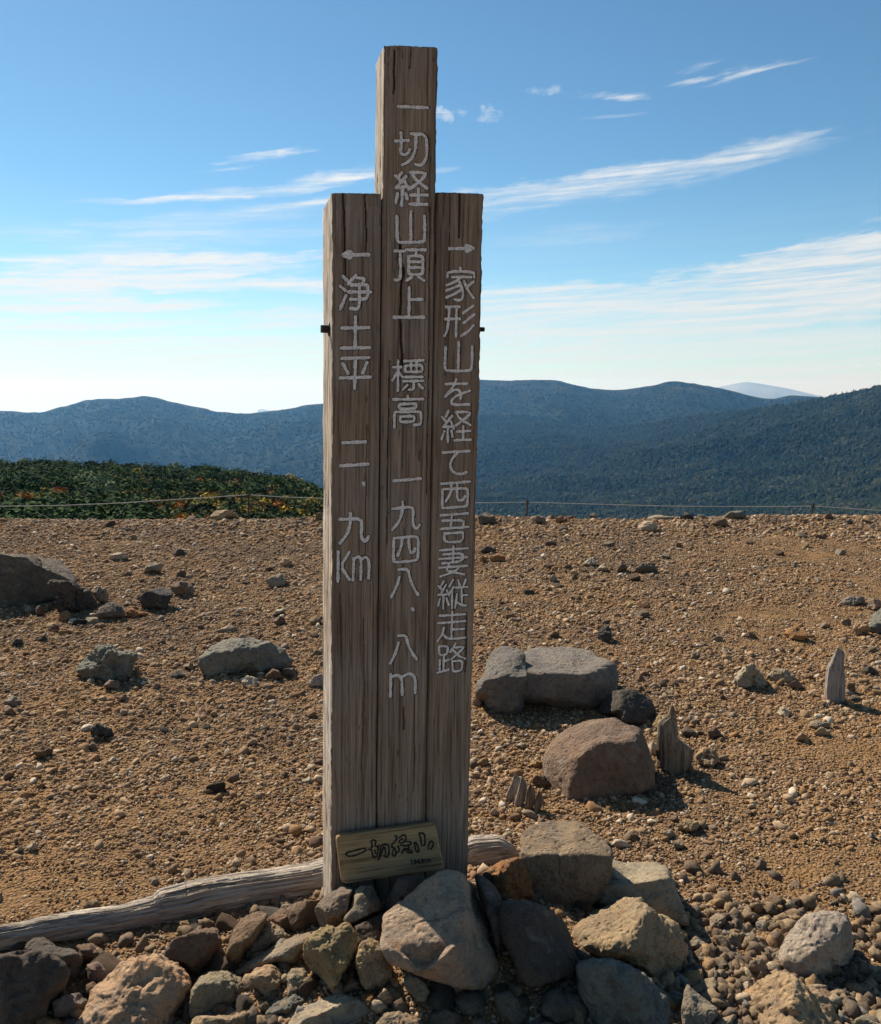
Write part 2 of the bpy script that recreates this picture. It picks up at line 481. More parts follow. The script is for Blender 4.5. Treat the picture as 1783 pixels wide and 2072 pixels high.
def march(X, Y, hfun=gh, extra=0.0):
    """point where the sight line through pixel (X, Y) meets the ground"""
    d = pxdir(X, Y)
    t = np.linspace(1.2, 16, 1500)
    px, py, pz = d[0] * t, d[1] * t, CAMH + d[2] * t
    h = hfun(px, py) + extra
    k = np.nonzero(pz <= h)[0]
    i = k[0] if len(k) else len(t) - 1
    return np.array([px[i], py[i], float(h[i] if hasattr(h, '__len__') else h)]), t[i]

# ------------------------------------------------------------------ distant mountains
def profile_fn(pts):
    az, el = zip(*[px_azel(*p) for p in pts])
    o = np.argsort(az); az = np.array(az)[o]; el = np.array(el)[o]
    def f(a):
        # smooth interpolation through the traced skyline
        e = np.interp(a, az, el)
        k = np.linspace(-1, 1, 9) * 0.006
        return np.mean([np.interp(a + q, az, el) for q in k], 0) * .85 + e * .15
    return f

def forest_mat(name, cols, tint_scale=0.004):
    m, T, b = base_mat(name, 0.98, 0.05)
    g = T.node('ShaderNodeNewGeometry'); V = g.outputs['Position']
    n1 = T.noise(V, tint_scale, 5, 0.6); n2 = T.noise(V, tint_scale * 9, 5, 0.7)
    c = T.ramp(n1, [(.32, cols[0]), (.5, cols[1]), (.66, cols[2]), (.78, cols[3])])
    c = T.mix(T.smooth(n2, .5, .7, 0, .6), c, tuple(q * .5 for q in cols[0]))
    T.link(c, b.inputs['Base Color'])
    return m

def tree_mat(name, stops, far=False, near=False):
    m, T, b = base_mat(name, 0.95, 0.05)
    oi = T.node('ShaderNodeObjectInfo')
    c = T.ramp(oi.outputs['Random'], stops, 'CONSTANT')
    if near:
        n = T.noise(oi.outputs['Location'], .085, 4, .65); n2 = T.noise(oi.outputs['Location'], .4, 3, .6)
        c = T.mix(T.smooth(n, .54, .66, 0, .55), c, (.085, .110, .055))
        c = T.mix(T.smooth(n2, .54, .44, 0, .8), c, (.010, .018, .008))
    if far:
        V = oi.outputs['Location']
        n = T.noise(V, .0045, 4, .6); n2 = T.noise(V, .018, 3, .6)
        c = T.mix(T.smooth(n2, .50, .66, 0, .6), c, (.062, .064, .032))
        c = T.mix(T.smooth(n, .55, .40, 0, .7), c, (.012, .024, .013))
        sp = T.node('ShaderNodeSeparateXYZ'); T.link(V, sp.inputs[0])
        c = T.mix(T.m('MULTIPLY', T.m('MULTIPLY', T.smooth(sp.outputs[2], -90, -10), T.smooth(sp.outputs[1], 3900, 4400)), T.smooth(n, .46, .60)), c, (.20, .135, .065))
    T.link(c, b.inputs['Base Color'])
    return m

def ridge(name, prof, r_crest, r_foot, el_foot, mat, relief, nth=460, nr=90, az0=-1.15, az1=1.15, seed=0, back=2200.0, zlow=-720.0, expo=0.8):
    th = np.linspace(az0, az1, nth)
    E = prof(th)
    rc = r_crest(th) if callable(r_crest) else np.full(nth, float(r_crest))
    def height(s, t):          # s 0..1 foot to crest
        Et = np.interp(t, th, E); r1 = np.interp(t, th, rc)
        r = r_foot + (r1 - r_foot) * s
        e = np.radians(el_foot) + (Et - np.radians(el_foot)) * s ** expo
        z = CAMH + r * np.tan(e)
        x = r * np.sin(t); y = r * np.cos(t)
        w = np.clip(np.sin(np.pi * np.clip(s, 0, 1)), 0, 1) ** 1.7
        p = P3(x, y)
        rel = (fbm(p / 900.0, 5, seed, ridged=True) * .8 + fbm(p / 320.0, 4, seed + 9) * .45).reshape(np.shape(x))
        tiny = fbm(p / 60.0, 3, seed + 4).reshape(np.shape(x))
        return x, y, z + relief * w * rel + relief * .045 * tiny * (s > 0)
    rows = []
    s_all = np.linspace(0, 1, nr)
    for s in s_all:
        x, y, z = height(np.full(nth, s), th)
        rows.append(np.stack([x, y, z], 1))
    foot = rows[0].copy(); foot[:, :2] *= 0.9; foot[:, 2] = zlow
    tail = []
    for q in (0.12, 0.35, 0.7, 1.0):
        b_ = rows[-1].copy(); rr = np.hypot(b_[:, 0], b_[:, 1]); k = (rr + back * q) / rr
        b_[:, 0] *= k; b_[:, 1] *= k; b_[:, 2] = b_[:, 2] + (zlow - b_[:, 2]) * q ** 1.5
        tail.append(b_)
    V = np.concatenate([foot[None]] + [np.array(rows)] + [np.array(tail)], 0)
    n = V.shape[0]
    o = add(name, new_mesh(name, V.reshape(-1, 3), grid_faces(n, nth), mat), kind='structure')
    return height

def scatter(name, pts, scale, protos, mat, label, cat, align_rot=True, seed=1, tilt=0.0, kind='stuff', squash=None):
    """one object whose geometry nodes put small meshes on its points"""
    me = bpy.data.meshes.new(name)
    me.vertices.add(len(pts)); me.vertices.foreach_set('co', np.ascontiguousarray(pts, dtype=np.float32).ravel())
    r = rng(seed)
    a = me.attributes.new('size', 'FLOAT', 'POINT'); a.data.foreach_set('value', np.ascontiguousarray(scale, dtype=np.float32))
    rot = np.zeros((len(pts), 3), np.float32); rot[:, 2] = r.uniform(0, 6.283, len(pts))
    if tilt: rot[:, :2] = r.uniform(-tilt, tilt, (len(pts), 2))
    a = me.attributes.new('rot', 'FLOAT_VECTOR', 'POINT'); a.data.foreach_set('vector', rot.ravel())
    a = me.attributes.new('pick', 'INT', 'POINT'); a.data.foreach_set('value', r.integers(0, len(protos), len(pts)).astype(np.int32))
    coll = bpy.data.collections.new(name + '_shapes')
    for i, pm in enumerate(protos):
        if mat is not None and not pm.materials: pm.materials.append(mat)
        coll.objects.link(bpy.data.objects.new('%s_shape_%02d' % (name, i), pm))
    o = add(name, me, label=label, cat=cat, kind=kind)
    ng = bpy.data.node_groups.new(name, 'GeometryNodeTree')
    ng.interface.new_socket('Geometry', in_out='INPUT', socket_type='NodeSocketGeometry')
    ng.interface.new_socket('Geometry', in_out='OUTPUT', socket_type='NodeSocketGeometry')
    N, L = ng.nodes, ng.links
    gi = N.new('NodeGroupInput'); go = N.new('NodeGroupOutput')
    ci = N.new('GeometryNodeCollectionInfo'); ci.inputs['Collection'].default_value = coll
    ci.inputs['Separate Children'].default_value = True; ci.inputs['Reset Children'].default_value = True
    ip = N.new('GeometryNodeInstanceOnPoints'); ip.inputs['Pick Instance'].default_value = True
    def attr(nm, ty):
        n = N.new('GeometryNodeInputNamedAttribute'); n.data_type = ty; n.inputs['Name'].default_value = nm
        return n.outputs['Attribute']
    L.new(gi.outputs[0], ip.inputs['Points']); L.new(ci.outputs[0], ip.inputs['Instance'])
    L.new(attr('pick', 'INT'), ip.inputs['Instance Index'])
    er = N.new('FunctionNodeEulerToRotation'); L.new(attr('rot', 'FLOAT_VECTOR'), er.inputs[0]); L.new(er.outputs[0], ip.inputs['Rotation'])
    L.new(attr('size', 'FLOAT'), ip.inputs['Scale'])
    L.new(ip.outputs[0], go.inputs[0])
    md = o.modifiers.new('scatter', 'NODES'); md.node_group = ng
    return o

def lump_mesh(name, seed, sub=1, flat=0.8, rough=.35, npl=7, pw=12):
    v, f = ICO[sub]; r = rng(seed)
    pl = rand_planes(r, npl, .5, 1)
    v = v * poly_radius(v, pl, pw)[:, None]
    v = v * (1 + rough * r.uniform(-1, 1, (len(v), 1)) * .5)
    v = v * np.array([1, r.uniform(.7, 1), flat * r.uniform(.75, 1.1)])
    return new_mesh(name, v, f, None, smooth=False)

def conifer_mesh(name, seed):
    r = rng(seed); V = []; Fc = []
    for k, (z0, z1, w) in enumerate([(0.1, .55, .30), (.35, .8, .22), (.6, 1.1, .13)]):
        b = len(V); n = 7
        for i in range(n):
            a = 6.283 * i / n + k; q = w * r.uniform(.75, 1.2)
            V.append((q * math.cos(a), q * math.sin(a), z0 + r.uniform(-.04, .04)))
        V.append((0, 0, z1))
        for i in range(n): Fc.append((b + i, b + (i + 1) % n, b + n))
    return new_mesh(name, np.array(V), np.array(Fc), None, smooth=False)

REAR = [(-3200,900),(-1500,860),(-700,850),(-300,845),(-60,836),(0,832),(40,834),(90,834),(112,827),(165,812),(200,807),(245,806),(275,802),(300,802),(340,810),(400,824),(440,832),(475,835.5),(510,836.5),(555,831),(600,824),(650,817),(720,804),(800,788),(880,774),(971,769),(1040,770),(1091,767),(1131,770),(1171,780),(1211,788),(1250,791),(1306,783),(1340,775),(1361,771),(1385,773),(1416,777),(1491,793),(1546,807),(1575,806),(1604,799),(1630,801),(1656,805),(1800,812),(2300,830),(3500,860),(5200,880)]
FRONT = [(-5000,1300),(0,1250),(450,1150),(650,1020),(760,930),(860,865),(971,833),(1041,836),(1116,845),(1170,855),(1211,860),(1250,861),(1291,859),(1340,850),(1391,841),(1450,834),(1516,828),(1570,820),(1616,813),(1676,802),(1730,792),(1783,780),(1900,768),(2100,772),(2600,800),(3600,850),(5400,880)]
FAINT = [(-6000,900),(1200,850),(1380,802),(1430,788),(1460,782),(1490,776),(1508,772),(1530,775),(1550,778),(1600,787),(1650,799),(1720,812),(1900,830),(7000,900)]
M_FAR = forest_mat('far_forest_floor', [(.012, .020, .012), (.015, .024, .013), (.024, .030, .015), (.06, .045, .025)], 0.0022)
M_NEARF = forest_mat('near_forest_floor', [(.016, .030, .016), (.022, .038, .016), (.036, .046, .020), (.07, .06, .03)], 0.004)
h_rear = ridge('far_mountain', profile_fn(REAR), 5200, 2300, -9.7, M_FAR, 150, seed=3)
h_front = ridge('forested_hill', profile_fn(FRONT), lambda a: np.interp(a, [-.1, .05, .3, .5, .8], [4200, 4200, 3300, 2500, 2300]), 1300, -10.5, M_NEARF, 95, seed=8, az0=-.15, az1=1.15, back=900)
M_HAZED = forest_mat('haze_pale_slope', [(.22, .235, .25), (.25, .265, .28), (.27, .28, .29), (.26, .265, .27)], 0.0006)  # pale bluish tones paint extra haze into the farthest slope
h_faint = ridge('faint_distant_mountain', profile_fn(FAINT), 20000, 16000, -1.9, M_HAZED, 120, nth=240, nr=12, az0=-.2, az1=.9, seed=5, back=2500)

def forest_points(h, n, az0, az1, seed, s0=0.05, s1=0.985):
    r = rng(seed)
    s = r.uniform(s0, s1, n); t = r.uniform(az0, az1, n)
    x, y, z = h(s, t)
    dens = fbm(P3(x, y) / 260.0, 3, seed)
    k = dens > -.75
    return np.stack([x, y, z - .5], 1)[k], s[k]
tree_protos = [conifer_mesh('conifer_a', 1), conifer_mesh('conifer_b', 2), lump_mesh('crown_a', 3, 1, 1.1), lump_mesh('crown_b', 4, 1, .9)]
for q in tree_protos[2:]:
    co = np.zeros(len(q.vertices) * 3, np.float32); q.vertices.foreach_get('co', co); co = co.reshape(-1, 3) * .42; co[:, 2] += .42
    q.vertices.foreach_set('co', co.ravel())
M_TREE = tree_mat('far_trees', [(0, (.014, .022, .013)), (.35, (.018, .028, .014)), (.65, (.025, .035, .017)), (.88, (.036, .042, .021)), (.975, (.07, .058, .03))], far=True)
p, s = forest_points(h_rear, 60000, -.56, .56, 51)
scatter('far_forest', p, rng(5).uniform(7, 13, len(p)), tree_protos, M_TREE, 'hazy blue-green forest covering the far mountain slopes', 'forest')
p, s = forest_points(h_front, 75000, -.02, .56, 52)
scatter('near_forest', p, rng(6).uniform(7, 15, len(p)), tree_protos, M_TREE, 'dark green forest on the nearer slope right of the signpost', 'forest')

# ------------------------------------------------------------------ shrub slope on the left
HILL = [(-2600,978),(-1200,955),(-400,946),(0,948),(90,950),(200,954),(300,958),(400,962),(470,968),(540,976),(600,988),(650,1004),(690,1043),(760,1118),(900,1188),(1100,1238),(1500,1228)]
M_HILL = forest_mat('shrub_floor', [(.022, .035, .014), (.03, .045, .018), (.05, .06, .022), (.09, .07, .03)], 0.12)
h_hill = ridge('shrub_slope', profile_fn(HILL), 150, 52, -9.9, M_HILL, 1.6, nth=260, nr=70, az0=-1.1, az1=.25, seed=14, back=160, zlow=-120, expo=.75)

def shrub_mesh(name, seed, n=260, flat=.62, leaf=.085):
    r = rng(seed); V = np.zeros((n * 4, 3)); Fc = np.arange(n * 4).reshape(n, 4)
    for i in range(n):
        d = r.normal(size=3); d[2] = abs(d[2]) * .9; d /= np.linalg.norm(d)
        lump = .72 + .28 * math.sin(5 * math.atan2(d[1], d[0]) + seed) * math.cos(4 * d[2] + seed)
        c = d * r.uniform(.80, 1.0) * lump * np.array([.5, .5, .5 * flat * 1.6])
        dn = d + r.normal(size=3) * .38; a = np.cross(dn, r.normal(size=3)); a /= np.linalg.norm(a); b_ = np.cross(dn, a); b_ /= np.linalg.norm(b_) + 1e-9
        q = leaf * r.uniform(.5, 1.2)
        V[i * 4:(i + 1) * 4] = [c - a * q, c - b_ * q * .5, c + a * q, c + b_ * q * .5]
    return new_mesh(name, V, Fc, None, smooth=False)
def pine_mesh(name, seed):
    """creeping pine: a low billowing clump of needle tufts"""
    return shrub_mesh(name, seed, 420, .80, .075)
M_PINE = tree_mat('creeping_pine', [(0, (.022, .042, .014)), (.3, (.034, .062, .020)), (.6, (.046, .078, .024)), (.85, (.068, .098, .030))], near=False)
M_SHRUB = tree_mat('broadleaf_shrub', [(0, (.030, .050, .018)), (.20, (.055, .080, .028)), (.40, (.085, .110, .048)), (.55, (.115, .135, .055)), (.68, (.20, .18, .045)), (.80, (.40, .28, .04)), (.90, (.42, .15, .03)), (.95, (.28, .07, .03))], near=True)
def hill_pts(n, seed, a0, a1, s0=0.0, s1=1.0):
    r = rng(seed); s = r.uniform(s0, s1, n); t = r.uniform(a0, a1, n)
    x, y, z = h_hill(s, t); return np.stack([x, y, z], 1), s, t
p, s, t = hill_pts(6500, 61, -.75, .02)
k_ = (t < px_azel(690, 1000)[0]); p, s, t = p[k_], s[k_], t[k_]
az0_, az1_ = px_azel(560, 1000)[0], px_azel(240, 1000)[0]
low = fbm(P3(p[:, 0] / 14, p[:, 1] / 14), 3, 77)
br = (s < .74 + .16 * low) & (t > px_azel(330, 1000)[0] - .12 * s) & (low > -.3) | ((low > .22) & (s < .55))
scatter('creeping_pine_cover', p[~br], rng(7).uniform(1.7, 3.8, (~br).sum()) , [pine_mesh('pine_%d' % i, i) for i in range(3)], M_PINE, 'dark green creeping pine thicket on the slope left of the signpost', 'pine thicket')
scatter('broadleaf_cover', p[br] + np.array([0, 0, .15]), rng(8).uniform(1.2, 3.0, br.sum()), [shrub_mesh('leafy_%d' % i, i + 20) for i in range(3)], M_SHRUB, 'mixed green and yellowish leafy shrubs on the slope behind the rope', 'shrubs')

COLSH = {'orange': (.42, .15, .03), 'rust red': (.30, .075, .03), 'golden yellow': (.48, .33, .04), 'pale green': (.20, .25, .12), 'dull red': (.20, .06, .04)}
def shrub_colour_mat(nm, col):
    m, T, b = base_mat('foliage_' + nm.replace(' ', '_'), .95, .05)
    g = T.node('ShaderNodeNewGeometry')
    n = T.noise(g.outputs['Position'], 6.0, 3, .6)
    T.link(T.mix(T.smooth(n, .38, .64), tuple(q * .5 for q in col), tuple(q * 1.15 for q in col)), b.inputs['Base Color'])
    return m
SHM = {k: shrub_colour_mat(k, v) for k, v in COLSH.items()}
SHMESH = {}
for k in COLSH:
    me_ = shrub_mesh('shrub_' + k.replace(' ', '_'), 40 + len(k), 320); me_.materials.append(SHM[k]); SHMESH[k] = me_
shrubs = [  # x, y px, colour, size px, label
 (284,967,'golden yellow',20,'golden yellow shrub high on the dark slope, the left one of its patch'),
 (292,975,'golden yellow',14,'small golden shrub right below the golden yellow one high on the slope'),
 (131,1003,'rust red',22,'rust red shrub amid dark pine at the left of the slope'),
 (113,1003,'dull red',16,'dull red shrub immediately left of the rust red one'),
 (66,1028,'orange',34,'wide orange shrub low on the far left of the slope'),
 (88,1030,'rust red',24,'rusty shrub touching the wide orange one low at far left'),
 (163,1010,'golden yellow',14,'small yellow shrub between the red shrubs and the pale green bushes'),
 (178,1018,'dull red',20,'dull red shrub below the pale green bushes'),
 (185,985,'pale green',34,'pale green bush, upper left of the pale patch on the slope'),
 (215,990,'pale green',38,'pale green bush, broadest one in the pale patch'),
 (233,1002,'pale green',30,'pale green bush at the lower right end of the pale patch'),
 (200,1003,'pale green',28,'pale green bush beneath the middle of the pale patch'),
 (268,1006,'dull red',16,'dull red shrub just right of the pale patch'),
 (316,1048,'rust red',30,'rust orange shrub right above the gravel edge below the rope'),
 (342,1043,'golden yellow',18,'yellow shrub beside the rust orange one above the gravel edge'),
 (365,961,'pale green',26,'light green shrub near the skyline of the slope'),
 (425,959,'golden yellow',14,'small yellow shrub just under the skyline in the middle'),
 (412,985,'orange',20,'orange shrub halfway up the slope above the sagging rope'),
 (455,972,'orange',16,'orange shrub near the skyline left of the iron fence rod'),
 (432,982,'golden yellow',14,'yellow shrub between the two orange ones halfway up'),
 (470,997,'golden yellow',18,'yellow shrub just left of the fence rod at rope height'),
 (400,1000,'golden yellow',16,'yellow shrub just above the rope, left of centre of the slope'),
 (590,972,'golden yellow',22,'yellow shrub near the skyline right of the fence rod'),
 (608,980,'golden yellow',18,'yellow shrub just right of the one near the skyline'),
 (597,988,'rust red',14,'small rust red shrub below the two yellow ones at right'),
 (558,977,'golden yellow',14,'small yellow shrub at right, closest to the skyline bend'),
 (685,1003,'golden yellow',18,'yellow shrub hidden behind the signpost edge'),
 (542,1035,'golden yellow',28,'yellow shrub right of the fence rod base'),
 (566,1040,'orange',28,'bright orange shrub right of the fence rod base'),
 (580,1020,'golden yellow',18,'yellow shrub above the bright orange one by the rod'),
 (520,1042,'pale green',22,'green yellow shrub at the foot of the fence rod'),
 (445,1040,'golden yellow',22,'olive yellow shrub left of the flat pale boulder on the crest'),
 (405,1038,'pale green',24,'light green shrub left of the olive yellow one'),
 (622,1003,'dull red',20,'dull red shrub next to the left edge of the signpost'),
 (640,1030,'dull red',16,'dark reddish shrub low beside the signpost edge'),
]
def hill_at(X, Y):
    a, e = px_azel(X, Y)
    s = np.linspace(0, 1, 400); x, y, z = h_hill(s, np.full(400, a))
    el = np.arctan2(z - CAMH, np.hypot(x, y))
    i = int(np.argmax(el >= e)) if (el >= e).any() else 399
    return np.array([x[i], y[i], z[i]])
for X, Y, k, sz, lab in shrubs:
    if 650 < X < 900: continue
    q = hill_at(X, Y + sz * .3); d = q[1]
    o = add('shrub', SHMESH[k], loc=q, label=lab, cat='shrub', group='autumn-coloured shrubs on the slope')
    w = sz / F * d * 1.9; o.location[2] += w * .32; o.location[1] -= w * .5; o.scale = (w, w * .9, w * .9); o.rotation_euler[2] = X * 1.3
# small conifer sticking up on the slope's skyline
q = hill_at(622, 990)
con = add('small_conifer', None, loc=q, label='small dark pointed conifer on the slope skyline beside the signpost', cat='conifer')
cm = conifer_mesh('conifer_crown', 9); cm.materials.append(M_PINE)
o = add('crown', cm, con); o.scale = (1.5, 1.5, 1.9)
vv, ff = ICO[1]
o = add('trunk', new_mesh('conifer_trunk', np.concatenate([[(0.06 * math.cos(a), .06 * math.sin(a), z) for a in np.arange(6) * 1.047] for z in (0, .5)]), grid_faces(2, 6, True), M_ROD), con)

# ------------------------------------------------------------------ haze
def build_haze():
    x, y0, y1, z0, z1 = 24500, -22500, 24500, -765, 90
    V = np.array([(a, b, c) for a in (-x, x) for b in (y0, y1) for c in (z0, z1)], float)
    Fc = [(0, 1, 3, 2), (4, 6, 7, 5), (0, 4, 5, 1), (2, 3, 7, 6), (0, 2, 6, 4), (1, 5, 7, 3)]
    m = bpy.data.materials.new('haze'); m.use_nodes = True
    T = NT(m.node_tree); T.n.clear()
    out = T.node('ShaderNodeOutputMaterial'); v = T.node('ShaderNodeVolumePrincipled')
    v.inputs['Color'].default_value = HAZE_COL
    v.inputs['Density'].default_value = HAZE_DENS
    v.inputs['Absorption Color'].default_value = (1, 1, 1, 1)
    v.inputs['Anisotropy'].default_value = 0.4
    T.link(v.outputs[0], out.inputs['Volume'])
    add('haze', new_mesh('haze', V, np.array(Fc), m, smooth=False), kind='stuff')
HAZE_COL = (0.18, 0.50, 1.0, 1)
HAZE_DENS = 0.52e-4
build_haze()
# ------------------------------------------------------------------ signpost
YAW = math.radians(14); LEAN = math.radians(1.08)
P0 = np.array([-0.108, 2.25, 0.0])
U = np.array([math.cos(YAW), math.sin(YAW), 0]); NB = np.array([-math.sin(YAW), math.cos(YAW), 0]); ZZ = np.array([0, 0, 1.0])
U2 = math.cos(LEAN) * U - math.sin(LEAN) * ZZ          # across the face
V2 = math.cos(LEAN) * ZZ + math.sin(LEAN) * U          # up the face
def face(X, Y, off=0.0):
    """(across, up) on the post's front face seen at pixel (X, Y)"""
    d = pxdir(X, Y); o = np.array([0, 0, CAMH]); p = P0 - NB * off
    t = ((p - o) @ NB) / (d @ NB); q = o + t * d - P0
    return q @ U2, q @ V2
ROOTM = Matrix([[U2[0], NB[0], V2[0], P0[0]], [U2[1], NB[1], V2[1], P0[1]], [U2[2], NB[2], V2[2], P0[2]], [0, 0, 0, 1]])
sign = add('signpost', None, label='tall brown signpost of three bolted timbers with white carved Japanese writing', cat='signpost')
sign.matrix_world = ROOTM

ZOOMS = {'A': (780, 80, 3.7), 'B': (780, 560, 3.7), 'C': (780, 1040, 3.7), 'D': (760, 1520, 3.048), 'E1': (820, 620, 5.757), 'E2': (950, 580, 8.63), 'E3': (950, 860, 9.415),
         'E4': (1080, 640, 9.418), 'E5': (1070, 910, 7.673), 'E6': (1060, 1160, 7.967), 'E7': (1060, 1400, 7.4), 'E8': (800, 2000, 5.572),
         'R1': (0, 2050, 2.346), 'R2': (700, 2050, 2.346), 'R3': (1400, 2050, 2.346), 'Z5': (0, 900, 1.651), 'Z6': (1080, 900, 1.651), 'Z7': (0, 1450, 1.651), 'Z8': (1080, 1450, 1.651),
         'Z9': (0, 1300, 3.566), 'Z0': (1700, 1500, 3.876), 'S': (0, 0, 1.0), 'V': (0, 0, 1 / 1.21143)}
def zpx(z, pts):
    ox, oy, k = ZOOMS[z]
    return np.array([((ox + x / k) / 1.21143, (oy + y / k) / 1.21143) for x, y in pts])

